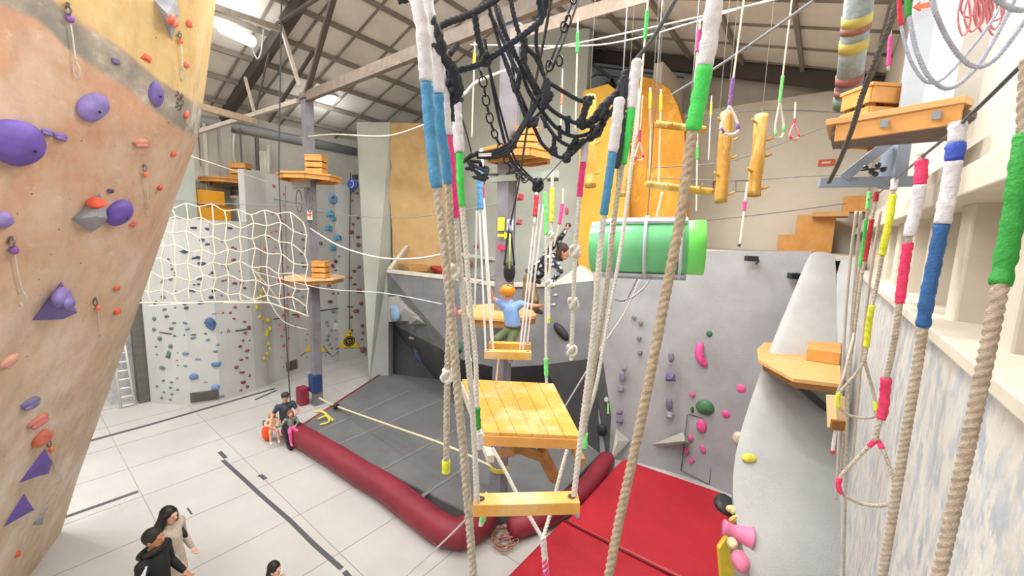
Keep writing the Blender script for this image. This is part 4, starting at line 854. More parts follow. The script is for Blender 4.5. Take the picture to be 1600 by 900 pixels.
# orange boxes standing on top of the low climbing wall
bx = D(340, 346, 14.2); m = MB().box((bx.x-.5, bx.y, 6.0+.28), (.5, 1.0, .5)).build('wooden_box', plain('E8A020', .5)); MB().box((bx.x-.5+.26, bx.y, 6.52), (.04, 1.02, .04)).build('lid_edge', plain('B8781C'), m); tag(m, 'low bright orange box on top of the low climbing wall', 'box')
m = MB().box((bx.x-.55, bx.y-.05, 6.0+.83), (.45, .8, .5)).build('wooden_box', plain('EDA41C', .5)); tag(m, 'upper bright orange box stacked on the low orange box', 'box')
wallbox('wall_climbing_ledge', bx.x-2.2, bx.x-.15, bx.y-2.8, bx.y+2.2, 5.85, 5.98, CLIMB)
m = MB()
for i in range(4): m.box((bx.x-.9, bx.y+.95+.28*i, 6.45), (.3, .2, .9))
m.box((bx.x-.9, bx.y+1.4, 6.95), (.34, 1.3, .1)); tag(m.build('white_cabinet', plain('D8D4CA', .6)), 'white slatted cabinet beside the orange boxes', 'cabinet')
# pipes, duct and wall studs on the left building wall
def PW(px, py): return PX(px, py, -18.9)
pp = MB().tube([PW(300, 185), PW(430, 211), PW(555, 237)], .19, 14).build('duct_pipe', plain('A9ABAE', .5)); tag(pp, 'long round grey duct along the left building wall', 'duct')
for i, (x, y0, y1, w_, c) in enumerate(((318, 192, 312, .1, 'D6D3C6'), (350, 195, 290, .35, 'B9B6AE'), (357, 200, 310, .12, '8E8B84'), (401, 215, 300, .12, '6F6A66'), (375, 200, 270, .05, '77736C'), (318, 195, 300, .05, '77736C'), (309, 195, 260, .04, '77736C'))):
    a = PX(x, y0, -18.7); b2 = PX(x+5, y1, -18.7); m = MB().beam((a.x, a.y, a.z), (a.x, a.y, b2.z), w_, w_, (0, 1, 0)); struct(m.build('wall_stud', plain(c)))
pm = MB()
for k in (0, .22, .44): a = PX(408+k*22, 236, -18.6); b2 = PX(412+k*22, 272, -18.6); pm.tube([(a.x, a.y, a.z), (a.x, a.y, b2.z-.6)], .08, 10)
a = PX(388, 213, -18.6); pm.tube(smooth([(a.x, a.y-.5, a.z), (a.x, a.y-.5, a.z-1.1), (a.x, a.y+.6, a.z-1.3), (a.x, a.y+.7, a.z-.2)], 6), .07, 8); tag(pm.build('wall_pipes', plain('DDD9CC', .4)), 'white bent pipes on the left building wall near the duct', 'pipes')
m = MB(); a = PX(265, 300, -18.7); m.prism([D(300, 172, 17), D(303, 166, 17), D(311, 178, 16.8), D(308, 191, 16.8), D(297, 193, 17)], (-.3, .1, 0)); tag(m.build('loudspeaker', plain('3E4044', .5), fix=True), 'dark loudspeaker hung at the duct end near the orange wall', 'speaker')
# ladder leaning on the left painted wall
lt = [PX(181, 492, -17.25), PX(192, 492, -17.25)]; lb = [PX(190, 641, -16.9), PX(211, 636, -16.9)]
root = empty('ladder', 'white rope ladder hanging at the painted left wall', 'ladder', lb[0]); Lr = [PX(170, 490, -17.25), PX(190, 642, -17.0)]; Rr = [PX(187, 490, -17.25), PX(212, 637, -17.0)]
for P in (Lr, Rr): MB().tube(P, .035, 6).build('side_rope', plain('D0D0D0'), root)
for i in range(11):
    t = (i+.5)/11; MB().tube([Lr[0].lerp(Lr[1], t), Rr[0].lerp(Rr[1], t)], .03, 6).build('rung', plain('DADADA'), root)
rebase(root, lb[0])
# square wooden deck in the centre
zD = 3.35
DT = [PZ(722, 592, zD), PZ(865, 599, zD), PZ(908, 681, zD), PZ(757, 675, zD)]
root = empty('wooden_deck', 'square yellow plank deck hanging in front of the central column, worn pale at the edges', 'deck', sum(DT, Vector())/4)
for i in range(6):
    a0 = DT[0].lerp(DT[1], i/6); a1 = DT[0].lerp(DT[1], (i+1)/6-.004); b0 = DT[3].lerp(DT[2], i/6); b1 = DT[3].lerp(DT[2], (i+1)/6-.004)
    MB().prism([a0, a1, b1, b0], (0, 0, -.045)).build('plank', YW, root, bevel=.004, fix=True)
for a, b2, mt, nm in ((DT[3], DT[2], WOODO, 'fascia'), (DT[0], DT[3], PALE, 'fascia'), (DT[1], DT[2], WOODO, 'fascia'), (DT[0], DT[1], WOODO, 'fascia')):
    MB().beam(a+Vector((0, 0, -.11)), b2+Vector((0, 0, -.11)), .04, .13).build(nm, mt, root, bevel=.004)
for t in (.03, .97):
    a = DT[0].lerp(DT[1], t)+Vector((0, 0, -.23)); b2 = DT[3].lerp(DT[2], t)+Vector((0, 0, -.23)); b2 += (b2-a)*.12
    MB().beam(a, b2, .09, .1).build('runner_beam', PALE if t < .5 else WOODD, root, bevel=.005)
rebase(root, sum(DT, Vector())/4)
root = empty('column_brace', 'dark-stained wooden diagonal braces under the square deck', 'brace', (-4.95, 5.9, 2.7))
for a, b2 in (((846, 706, 6.3), (868, 750, 6.9)), ((812, 700, 5.8), (777, 712, 7.2)), ((800, 695, 6.0), (850, 715, 6.4))): MB().beam(D(*a), D(*b2), .16, .14).build('brace_board', WOODD, root, bevel=.005)
rebase(root, (-4.95, 5.9, 2.7))
# hanging beam in front
def hbeam(pl_, pr_, wd, ht, label, mat=YW, bores=True):
    a, b2 = D(*pl_), D(*pr_); root = empty('swing_beam', label, 'swing beam', a.lerp(b2, .5)); MB().beam(a, b2, wd, ht).build('beam', mat, root, bevel=.004)
    for t in (.07, .93):
        p = a.lerp(b2, t); q = MB(); q.lathe([(0, ht/2+.004), (.022, ht/2+.004), (.022, ht/2-.01)], 10, Matrix.Translation(p)); q.build('rope_hole', plain('4A3A28'), root)
    rebase(root, a.lerp(b2, .5)); return root
hbeam((740, 789, 2.33), (904, 785, 2.33), .11, .075, 'long yellow swing beam hanging nearest, below the square deck')
hbeam((757, 553, 5.1), (830, 555, 5.1), .11, .1, 'front yellow swing beam by the child, hung on thin cords')
hbeam((764, 540, 5.35), (829, 542, 5.35), .11, .1, 'rear yellow swing beam just in front of the child')
hbeam((721, 597, 4.8), (724, 640, 4.4), .06, .06, 'pale side beam at the left of the square deck', PALE) if False else None
# platform low right
zR = 3.9
A = [PZ(x, y, zR) for x, y in ((1183, 545), (1194, 535), (1262, 533), (1312, 541), (1314, 600), (1240, 591), (1185, 562))]
root = empty('wall_platform', 'yellow wooden platform on the right wall above the pale slab', 'platform', A[4])
MB().prism(A, (0, 0, -.06)).build('deck', WOOD, root, bevel=.006, fix=True)
MB().prism([p.lerp(A[3], .06)+Vector((0, 0, -.06)) for p in A], (0, 0, -.13)).build('joist_frame', WOODD, root, fix=True)
MB().beam(D(1243, 598, 6.2), D(1322, 664, 6.6), .09, .09).build('steel_strut', plain('55575C', .5, .5), root)
rebase(root, A[4])
bA = [PZ(x, y, zR) for x, y in ((1259, 563), (1311, 571), (1312, 552), (1262, 546))]
root = MB().prism([p+Vector((0, 0, .005)) for p in bA], (0, 0, .2)).build('step_block', WOODO, bevel=.006, fix=True); tag(root, 'solid wooden step block on the right wall platform', 'step box')
# big platform top right
dk = [D(1286, 192, 3.1), D(1505, 154, 2.2), D(1515, 186, 2.05), D(1296, 220, 2.75)]
T0 = [D(1286, 190, 3.05), D(1320, 176, 3.35), D(1510, 153, 2.45), D(1508, 157, 2.1), D(1340, 178, 2.6), D(1287, 194, 2.85)]
root = empty('wall_platform', 'large wooden platform overhead at the right, seen from below', 'platform', D(1400, 190, 2.7))
zP = 6.62
A = [PZ(x, y, zP) for x, y in ((1287, 190), (1330, 181), (1508, 158))]
back = [PZ(1505, 200, zP), PZ(1330, 226, zP), PZ(1290, 218, zP)]
A2 = [A[0], A[1], A[2], A[2]+Vector((-.02, -.02, 0))]
p0, p1, p2 = PZ(1290, 196, 6.6), PZ(1345, 188, 6.6), PZ(1508, 160, 6.6)
pc_ = Vector((.57, p0.y+.55, 6.6)); pd_ = Vector((.57, p2.y+.1, 6.6))
poly = [p0, p1, p2, pd_, pc_, p0+Vector((.02, .5, 0))]
MB().prism(poly, (0, 0, .04)).build('deck', WOOD, root, bevel=.004, fix=True)
f = MB()
f.beam(p0.lerp(p1, .05)+Vector((.05, .03, -.05)), p1+Vector((.02, .03, -.05)), .035, .11).beam(p1+Vector((.02, .03, -.05)), p2+Vector((-.0, .03, -.05)), .035, .11)
f.build('fascia', WOODO, root)
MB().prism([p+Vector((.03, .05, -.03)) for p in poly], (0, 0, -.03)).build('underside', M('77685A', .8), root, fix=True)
for t in (.22, .72):
    q = p1.lerp(p2, t)+Vector((0, .01, -.05)); MB().box(q-FW*.03, (.035, .02, .045)).build('bracket_plate', plain('9AA6B4', .4, .6), root)
rebase(root, D(1400, 190, 2.7))
q = D(1367, 160, 3.35); crate((q.x, q.y, 6.64), (.34, .26), .46, 'slatted orange step box on the overhead right platform', .75)
# steel column and bracket that carries it
SB = M('8E9BAE', .5, .08, 3, .1); WB_ = M('C3D0E2', .5, .05, 3, .1)
q = D(1428, 120, 3.15); 
MB().box((q.x, q.y, 7.9), (.13, .13, 2.5)).build('wall_column', WB_)['kind'] = 'structure'
root = empty('steel_bracket', 'blue-grey steel bracket under the overhead right platform', 'bracket', D(1408, 290, 3.2))
a = D(1405, 195, 3.1); b2 = D(1392, 292, 3.1); MB().beam(a, b2, .14, .1, RT).build('upright', SB, root); MB().beam(D(1280, 286, 3.3), D(1440, 283, 3.0), .1, .07).build('arm', SB, root); MB().beam(D(1390, 222, 3.05), D(1318, 278, 3.2), .07, .07).build('diagonal', SB, root)
kb = MB()
for x, y in ((1352, 262), (1362, 268), (1372, 258), (1380, 265), (1368, 272)): kb.ball(D(x, y, 2.98), .022, 1)
kb.tube([D(1345, 266, 2.97), D(1385, 262, 2.97)], .008, 6); kb.build('shackles', plain('55565C', .3, .9), root); rebase(root, D(1408, 290, 3.2))
root = empty('wrapped_post', 'grey padded pole at top right wrapped with yellow and red tape bands', 'post', D(1330, 160, 3.6))
pa, pb = D(1347, -40, 3.2), D(1322, 166, 3.9); MB().tube([pa, pb], .1, 16).build('pole', M('8E9A9C', .7, .2, 10, .3, 40), root)
for t0, t1, c in ((.26, .33, 'B3A856'), (.33, .38, '8A5A4C'), (.44, .52, 'B0A24E'), (.72, .79, '87524C'), (.83, .88, '8E5650'), (.9, 1.0, '5E6F62')):
    MB().tube([pa.lerp(pb, t0), pa.lerp(pb, t1)], .107, 16).build('tape_band', plain(c, .7), root)
rebase(root, pb)
# stairs on the far ledge
root = empty('wooden_stairs', 'orange wooden box stairs on the far ledge', 'stairs', (0, 13.5, 5.6)); ys = 13.6
def at_y(px, py): return PY(px, py, ys)
zb = 5.61
x0, x1, x2 = at_y(1215, 380).x, at_y(1240, 380).x, at_y(1301, 380).x
MB().box(((x0+x1)/2, ys+.35, zb+.23), (x1-x0, .7, .46)).build('lower_step', WOODO, root, bevel=.006); MB().box(((x1+x2)/2, ys+.35, zb+.5), (x2-x1, .7, 1.0)).build('upper_step', WOODO, root, bevel=.006)
MB().box(((at_y(1270, 335).x+at_y(1325, 335).x)/2, ys, at_y(1295, 336).z), (at_y(1325, 335).x-at_y(1268, 335).x, .8, .12)).build('tread_platform', WOOD, root, bevel=.006); MB().box(((at_y(1320, 320).x+at_y(1352, 320).x)/2, ys, at_y(1335, 320).z), (.5, .6, .4)).build('landing_box', WOODO, root); rebase(root, (0, 13.5, 5.6))
tag(MB().box(PY(1291, 254, 14.46), (.36, .03, .17)).build('orange_notice', plain('E46A4C', .6)), 'small orange notice on the far cream wall by the steel bracket', 'notice'); MB().box(PY(1291, 254, 14.44), (.2, .02, .05)).build('lettering', plain('F2D8CC'), [o for o in bpy.data.objects if o.name.startswith('orange_notice')][0])
# rectangles drawn on the far cream wall
def rect_outline(x0, y0, x1, y1, c, label): P = [PY(x, y, 14.48) for x, y in ((x0, y0), (x1, y0), (x1, y1), (x0, y1), (x0, y0))]; tag(MB().tube(P, .02, 4).build('painted_outline', plain(c)), label, 'painted outline')
rect_outline(1115, 284, 1135, 299, 'D6506C', 'thin pink painted rectangle on the cream wall behind the left log'); rect_outline(1150, 282, 1168, 299, 'CDBF9A', 'faint tan painted rectangle on the cream wall between the logs')
# floodlights on the boulder wall edge
for (x, y, dx, lb_) in ((1174, 404, 1, 'black floodlight on top of the right boulder wall'), (1242, 431, 1, 'black floodlight on a bent arm above the slab')):
    p = D(x, y, 8.6 if x < 1200 else 8.2); root = empty('floodlight', lb_, 'floodlight', p); R = Matrix.Rotation(.6, 3, 'Z'); MB().box(p, (.24, .16, .12), R).build('lamp_head', plain('2E3034', .4), root, bevel=.02); MB().tube(smooth([p+RT*.1, p+RT*.16-UP*.05, p+RT*.1-UP*(.35 if x > 1200 else .12)], 5), .02, 6).build('arm', plain('55585E', .4), root); rebase(root, p)
# ---------------- green tube ----------------
GT = M('7FD496', .3, .08, 1.2, .05, 8, c2='6CC888'); GT2 = M('78E86A', .3, .05, 2, .05, 8); RAIL = M('C8CCDA', .4, .06, 5, .05)
ta, tb = D(938, 386, 4.35), D(1086, 387, 4.0); ax = (tb-ta).normalized(); Ln = (tb-ta).length; ta -= ax*Ln*.08; tb += ax*Ln*.09; Ln = (tb-ta).length; r0 = .275
rot = ax.to_track_quat('Z', 'Y').to_matrix().to_4x4(); rot.translation = ta
root = empty('crawl_tunnel', 'translucent green crawl tunnel with white hoops hanging over the boulder wall', 'tunnel', ta.lerp(tb, .5))
def shell(z0, z1, mat, nm): MB().lathe([(r0, z0), (r0, z1), (r0-.012, z1), (r0-.012, z0), (r0, z0)], 48, rot).build(nm, mat, root)
shell(0, Ln*.86, GT, 'tube_body'); shell(Ln*.86, Ln, GT2, 'tube_end')
for t in (.2, .5, .8):
    o = MB(); q = Matrix.Translation(ta+ax*Ln*t) @ ax.to_track_quat('Z', 'Y').to_matrix().to_4x4(); o.lathe([(r0+.002, -.015), (r0+.055, -.015), (r0+.055, .015), (r0+.002, .015)], 48, q).build('hoop', RAIL, root)
side_ = ax.cross(Vector((0, 0, 1))).normalized(); upv = side_.cross(ax)
for a_deg in (62, 100, 255, 285):
    an = math.radians(a_deg); rad = (-side_*0+(-FW)*0)+(side_*math.cos(an)+upv*math.sin(an))*(r0+.025); MB().beam(ta+ax*Ln*.13+rad, tb-ax*Ln*.15+rad, .05, .03, rad).build('rail', RAIL, root)
rad = (-upv*.95+side_*.1)*(r0+.05); MB().beam(ta+ax*Ln*.1+rad, tb-ax*Ln*.14+rad, .06, .05, rad).build('rail', plain('A8ACB6', .4), root)
hg = MB()
for t in (.2, .5, .8): p = ta+ax*Ln*t; hg.tube([p+upv*(r0+.05), p+upv*(r0+.5)+Vector((0, 0, 2.4))], .006, 5)
hg.build('hanging_cable', plain('8A8C90', .4, .5), root)
rebase(root, ta.lerp(tb, .5))
# ---------------- logs ----------------
LOGM = M('CDA146', .7, .25, 4, .4, 20, c2='B07A2C', stretch=(1, 1, .35)); blotch(LOGM, 'E2C27A', 7, .5, .6, (1, 1, .3), .8); blotch(LOGM, '6E4A20', 16, .66, .7, (1, 1, .5), .8)
def log(a, b, r, label, knobs=4, name='hanging_log', seed=0, mat=None):
    a, b = Vector(a), Vector(b); P = resample([a, b], .05); rn = random.Random(seed); m = MB()
    P2 = [p+Vector((.008*noise.noise(Vector((i*.2, seed, 0))), .008*noise.noise(Vector((seed, i*.2, 3))), 0)) for i, p in enumerate(P)]
    m.tube(P2, [r*(1+.12*noise.noise(Vector((i*.25, seed, 5)))) for i in range(len(P2))], 12); o = m.build(name, mat or LOGM); tag(o, label, 'log')
    for q in ((a, b) if abs(a.z-b.z) < .2 else (a,)):
        MB().tube([q, (q.x, q.y, roof_z(q.x)-.1)], .0035, 5).build('hanging_cord', plain('A8A49A'), o)
    for k in range(knobs):
        t = (k+.6)/knobs; p = a.lerp(b, t); s = RT*(1 if k % 3 else -1)+FW*-.4; ax_ = (b-a).normalized(); s = (s-ax_*s.dot(ax_)).normalized()
        MB().tube([p, p+s*(r*1.5)+Vector((0, 0, .01)), p+s*(r*2.0)+Vector((0, 0, .03))], [r*.28, r*.2, r*.14], 7).build('branch_stub', mat or LOGM, o)
    return o
log(D(1136, 176, 3.9), D(1126, 316, 3.9), .058, 'left one of two vertical peeled logs hanging before the cream wall', 5, seed=1)
log(D(1190, 180, 3.9), D(1178, 306, 3.9), .06, 'right one of two vertical peeled logs, hung by two hooks', 5, seed=2)
log(D(922, 150, 5.0), D(922, 292, 5.0), .07, 'vertical yellow log hanging before the yellow panel', 3, seed=3)
log(D(980, 176, 4.4), D(973, 306, 4.4), .055, 'vertical yellow log behind the green taped rope', 4, seed=4)
log(D(1024, 194, 4.2), D(1101, 203, 4.2), .036, 'upper horizontal peeled stick hung on two yellow-tipped cords', 2, 'hanging_stick', 5)
log(D(1009, 288, 4.0), D(1112, 300, 4.0), .037, 'lower horizontal peeled stick crossing behind the leaning thick rope', 2, 'hanging_stick', 6)
# ---------------- ropes ----------------
def R(label, pts, r, **k): return rope(k.pop('name', 'rope'), label, k.pop('cat', 'rope'), DD(pts), r, **k)
R('thick twisted rope with pale blue wrap, leftmost centre rope, running down to the floor', [(646,-15,1.45),(656,20,1.45),(662,60,1.46),(668,150,1.5),(676,240,1.52),(690,350,1.55),(703,470,1.6),(714,600,1.65),(727,740,1.72),(740,905,1.8)], .0175, mat=FIB, tapes=[(0,.13,'white',1.5),(.13,.29,'blue',1.35)])
R('rope with a second blue wrap beside the first thick rope', [(665,-10,1.6),(672,40,1.6),(678,80,1.62),(684,130,1.65),(688,200,1.7),(696,245,1.75),(703,330,1.85),(706,420,1.95),(700,550,2.05),(698,640,2.1),(697,738,2.15)], .0165, tapes=[(0,.17,'white',1.6),(.17,.33,'blue',1.3),(.965,1,'yellow',1.35)], knots=[(.515,.05,FIBW),(.76,.045,FIBW)])
R('rope with a long bright pink wrap next to the blue wrapped ropes', [(685,95,1.8),(693,150,1.8),(697,200,1.82),(703,240,1.84),(708,300,1.88),(714,370,1.95),(722,450,2.0),(731,560,2.1),(738,640,2.2),(746,790,2.3)], .0155, mat=FIBW, tapes=[(0,.14,'white',1.7),(.14,.3,'pink',1.35)])
R('rope with a bright green wrap right of the pink wrap', [(712,160,2.1),(715,200,2.1),(718,240,2.1),(720,300,2.12),(728,390,2.2),(735,480,2.25),(743,560,2.35),(745,640,2.4),(749,700,2.45)], .0145, mat=FIBW, tapes=[(0,.13,'white',1.9),(.13,.27,'green',1.35),(.86,.93,'dgreen',1.4),(.94,1,'white',1.7)])
R('long leaning thick rope before the green tunnel, green wrap on top', [(1121,-30,1.25),(1114,20,1.27),(1107,70,1.3),(1097,130,1.33),(1080,220,1.38),(1063,340,1.42),(1040,460,1.46),(1013,600,1.5),(990,710,1.55),(966,820,1.6),(950,905,1.62)], .0178, mat=M('C9B8A0', .9, .25, 45, .5, 300, c2='A8957C'), tapes=[(0,.11,'white',1.45),(.11,.2,'green',1.42)])
R('rope with green and white wraps right of the black net', [(996,95,2.3),(990,130,2.3),(985,180,2.3),(977,230,2.32),(970,270,2.35),(960,340,2.4),(945,470,2.5),(930,560,2.6),(912,680,2.7)], .0155, mat=FIB, tapes=[(0,.12,'white',1.9),(.12,.25,'green',1.6)], n=8)
R('rope with a light blue wrap left of the green and white wrap', [(968,155,2.1),(964,190,2.1),(957,240,2.12),(950,290,2.15),(943,340,2.2),(935,420,2.25),(925,540,2.3),(910,660,2.33),(896,780,2.33)], .0165, mat=FIBW, tapes=[(0,.12,'white',1.7),(.12,.27,'blue',1.35)])
R('knotted climbing rope with a pink wrap hanging in front of the central structure', [(915,215,2.42),(912,250,2.45),(907,290,2.47),(903,340,2.5),(899,388,2.55),(896,465,2.6),(893,545,2.65),(893,563,2.65)], .0138, mat=FIBW, tapes=[(0,.1,'white',1.6),(.1,.25,'pink',1.35),(.97,1,'yellow',.9)], knots=[(.49,.05,FIBW),(.73,.055,FIBW),(.955,.065,FIBW)])
R('thin pale rope with a mint wrap running down to the square deck', [(851,300,4.4),(853,340,4.4),(853,400,4.4),(853,480,4.4),(853,560,4.4),(854,600,4.4)], .016, mat=FIBW, tapes=[(.0,.22,'lime',1.3),(.86,.96,'lime',1.5)])
R('thin pale rope with a yellow wrap ending in a yellow tip beside the plaid shirt', [(863,270,4.3),(862,330,4.3),(860,400,4.3),(858,440,4.3),(857,505,4.3)], .016, mat=FIBW, tapes=[(.1,.33,'yellow',1.5),(.95,1,'yellow',1.1)], knots=[(.42,.04,FIBW),(.74,.055,FIBW)])
R('rope with blue and green end wraps right of the square deck', [(1000,140,3.7),(990,230,3.75),(978,330,3.8),(968,400,3.8),(950,500,3.85),(932,600,3.9),(917,655,3.95),(913,700,3.95)], .018, mat=FIBW, tapes=[(.9,.94,'navy',1.4),(.955,1,'lime',1.5)])
# cords of the child's swing
def cord(label, pts, r=.008, c='DEDBD6', tapes=(), knots=(), name='cord', group=None, cat='cord'): return rope(name, label, cat, DD(pts), r, mat=plain(c, .8), fine=False, tapes=tapes, knots=knots, group=group, n=5)
for i, (a, b_) in enumerate((((748,310,5.0),(759,549,5.2)),((752,300,5.2),(768,536,5.5)),((756,310,5.0),(771,549,5.2)),((745,330,5.2),(742,480,5.6)),((842,320,5.0),(817,549,5.2)),((849,320,5.2),(824,536,5.5)),((839,310,5.0),(812,549,5.2)))):
    cord('white swing cord, one of those carrying the two beams by the child', [a, b_], .013, 'E4E2E2', group='white cords of the swing beams')
cord('short cord with a light blue wrap above the left swing cords', [(752,232,5.0),(751,262,5.0),(750,290,5.0),(750,330,5.0)], .02, 'E4E2E2', [(.35,.95,'blue',1.9)]); cord('short cord with a red wrap beside the light blue one', [(754,240,5.1),(753,275,5.1),(754,300,5.1),(754,325,5.1)], .018, 'E4E2E2', [(.4,.95,'red',1.4)])
cord('cord with a red wrap above the right swing cords', [(838,285,5.0),(838,315,5.0),(836,335,5.0),(835,352,5.0)], .018, 'E4E2E2', [(.3,.8,'red',1.6)]); 
cord('thin cord with a pink wrap right of the yellow wrapped cord', [(880,295,5.6),(879,315,5.6),(875,345,5.6),(865,385,5.6)], .012, 'D8C8B0', [(.25,.6,'pink',2.0)])
R('left strand of the white V rope below the square deck', [(769,700,2.9),(790,737,2.85),(812,780,2.8),(848,842,2.7)], .013, mat=FIBW); R('right strand of the white V rope below the square deck', [(886,703,2.9),(873,750,2.85),(862,795,2.8),(848,842,2.7)], .013, mat=FIBW)
R('thick braided tail with a pink end under the white V rope', [(848,838,2.7),(850,860,2.7),(852,880,2.7),(855,915,2.7)], .021, mat=FIBW, tapes=[(.45,1,'pink',1.05)])
R('left hanging rope of the nearest swing beam', [(733,560,2.25),(738,640,2.3),(742,720,2.32),(744,778,2.33)], .014, mat=FIBW) 
R('frayed short rope end with green tape under the left end of the nearest beam', [(755,797,2.4),(755,808,2.4),(751,820,2.42)], .015, mat=FIBW, tapes=[(.3,.7,'lime',1.2)], knots=[(.15,.022,FIBW)])
cord('blue plastic rope stub under the right end of the nearest beam', [(896,797,2.35),(901,805,2.35),(904,807,2.35)], .013, '8FA6E0')
cord('white rope from the child swing to the floor behind the square deck', [(779,560,6.0),(775,600,6.4)], .014)
cord('white wrapped rope end with a blue tag at the back left corner of the deck', [(733,570,4.7),(733,598,4.7)], .03, 'D8DCE8', [(0,.5,'blue',1.1)])
cord('thin grey line slanting down across the boulder corner', [(1035,300,6),(1003,425,6.2),(975,490,6.5),(938,545,6.8),(880,640,7.5)], .014, 'D8D6D2')
cord('thin grey line running from the nearest beam down to the bottom edge', [(760,770,3.5),(715,825,4.2),(635,900,5)], .01, 'C8C5C0')
cord('black cable loop behind the green tunnel', [(1000,425,5.4),(985,458,5.4),(975,470,5.4),(960,468,5.4)], .008, '5C6068'); cord('grey hose loop behind the green tunnel', [(1018,425,5.4),(1010,445,5.4),(990,463,5.4),(975,468,5.4)], .012, 'A4A6AC')
cord('dark hanging climbing rope running to the floor beside the far column', [(440,-5,10.5),(438,120,11),(436,268,11.6),(441,400,11.8),(447,520,12),(456,668,12.2)], .018, '4C4C4E')
cord('thin brownish auto-belay line next to the dark hanging rope', [(446,290,14.6),(448,420,14.8),(452,575,15)], .014, '8C7468')
for x0, y0, x1, y1 in ((548,270,549,525),): cord('thin dark belay line on the tall wall ending at the right triangle banner', [(x0,y0,17.2),(x1-3,y1-120,17.2),(x1-3,y1-10,17.2)], .02, '4C4C4E')
for (pts, lab) in (([(396,420,14),(410,500,14.2),(418,590,14.3)], 'brown belay line beside the yellow hold column'), ([(404,300,14),(410,460,14.2),(424,595,14.3)], 'second thin belay line beside the yellow hold column'), ([(318,370,14),(322,520,14),(326,600,14)], 'thin grey line down the low wall through the blue holds')): cord(lab, pts, .012, '9C8A80')
# horizontal ropes and cables through the hall
for lab, pts, r_, c in (
 ('thin cable from the far column to the right behind the ropes', [(484,330,13),(560,338,12),(640,340,11),(700,332,9),(783,318,7.8)], .01, '8A8C90'),
 ('thin cable from the white panel top to the thick ropes', [(470,215,12.5),(520,210,11),(600,213,9),(664,195,7)], .02, 'C9C4B8'),
 ('sagging white rope from the far column to the central ropes', [(482,355,12.6),(530,384,11),(590,402,9.5),(650,404,8.5),(700,395,8)], .02, 'E2E0DC'),
 ('thin white line from the tall wall to the central ropes', [(400,425,12),(500,450,11),(600,458,10),(690,475,9)], .012, 'D6D6D6'),
 ('straight thin cable over the left hold wall', [(240,310,13.5),(340,318,13),(480,320,12.6)], .012, '9A9C9E'),
 ('dark thin cable with slings over the left hold wall', [(270,275,15),(400,305,15),(478,320,13)], .012, '6E7072'),
 ('white thin rope from the wall edge to the far column top', [(262,232,9),(340,258,10),(420,285,12)], .014, 'E2DED2'),
 ('steel cable crossing behind the two hanging logs', [(1020,262,6),(1130,254,6),(1205,230,6),(1295,196,6)], .008, '6E7074'),
 ('second steel cable behind the hanging logs', [(1020,278,6),(1150,282,6),(1250,276,6),(1310,274,6)], .007, '7A7C80'),
 ('steel cable running to the far ledge stairs', [(1098,345,8),(1200,334,8),(1322,318,8)], .009, '6E7074'),
 ('taut wire across the cream wall under the roof', [(1070,182,7),(1200,172,7),(1318,176,7)], .008, '5E6064'),
 ('upper white wire crossing above the yellow panels', [(845,78,4.5),(930,62,4.5),(1100,25,4.5),(1230,-5,4.5)], .009, 'DAD8D2'),
 ('lower white wire carrying the hanging cords', [(735,70,5),(900,72,5),(985,62,5),(1100,30,5),(1200,0,5)], .009, 'DAD8D2'),
 ('grey steel guy cable rising to the upper right', [(1050,148,4),(1140,92,3.4),(1270,2,2.8)], .012, '8A8C90'),
 ('dark cable dropping through the black net to the belay pouch', [(862,-5,2.6),(847,77,2.9),(827,180,3.6),(808,300,4.6),(797,350,5.0)], .011, '4A4844'),
 ('dark steel cable rising right of the black net', [(992,95,3),(1020,60,2.8),(1058,-5,2.6)], .016, '5A5C60'),
 ('cable from the central column brace to the belay point', [(690,470,7),(720,455,7),(775,430,7.3)], .01, '6E6E70')):
    cord(lab, pts, r_, c, name='cable', cat='cable')
# hanging thin cords with handles
def hcord(lab, x0, y0, x1, y1, d, col, t0, t1, r=.008): cord(lab, [(x0,y0,d),((x0*2+x1)/3,(y0*2+y1)/3,d),(x1,y1,d)], r, 'E3DCC8', [(t0,t1,col,1.8)])
hcord('long cream cord with a lime top hanging at the left of the orange panel', 1013,-5, 995,215,3.2,'green',.1,.3); hcord('cream cord with a green and pink top hanging left of the yellow panel', 903,30, 899,205,3.6,'green',.12,.3)
hcord('thin cord with a yellow tag hanging above the net by the brown beam', 742,66, 737,215,3.8,'yellow',.12,.25); hcord('thin cord with a salmon top hanging behind the black net', 879,108,876,200,5,'orange',.3,.6)
hcord('cream cord with a yellow tip, left one carrying the upper stick', 1016,137, 1016,290,4.2,'yellow',.05,.22); hcord('cream cord with a yellow tip, right one carrying the upper stick', 1033,140, 1029,290,4.2,'yellow',.05,.22)
hcord('cream cord with a purple top behind the leaning thick rope', 1094,30, 1080,200,3.0,'magenta',.1,.3); hcord('thin cord with a yellow tag right of the leaning thick rope', 1112,150,1107,250,6,'yellow',.1,.3)
hcord('thin white cord below the leaning rope by the orange panel', 1090,205, 1088,330,4.5,'green',.2,.35)
hcord('weighted white cord with a pink tag between the two logs', 1168,285,1156,382,5.2,'pink',.3,.45,.012); tag(MB().ball(D(1155, 383, 5.2), .022, 2).build('cord_weight', plain('333338', .4)), 'small dark weight at the end of the pink-tagged cord', 'weight')
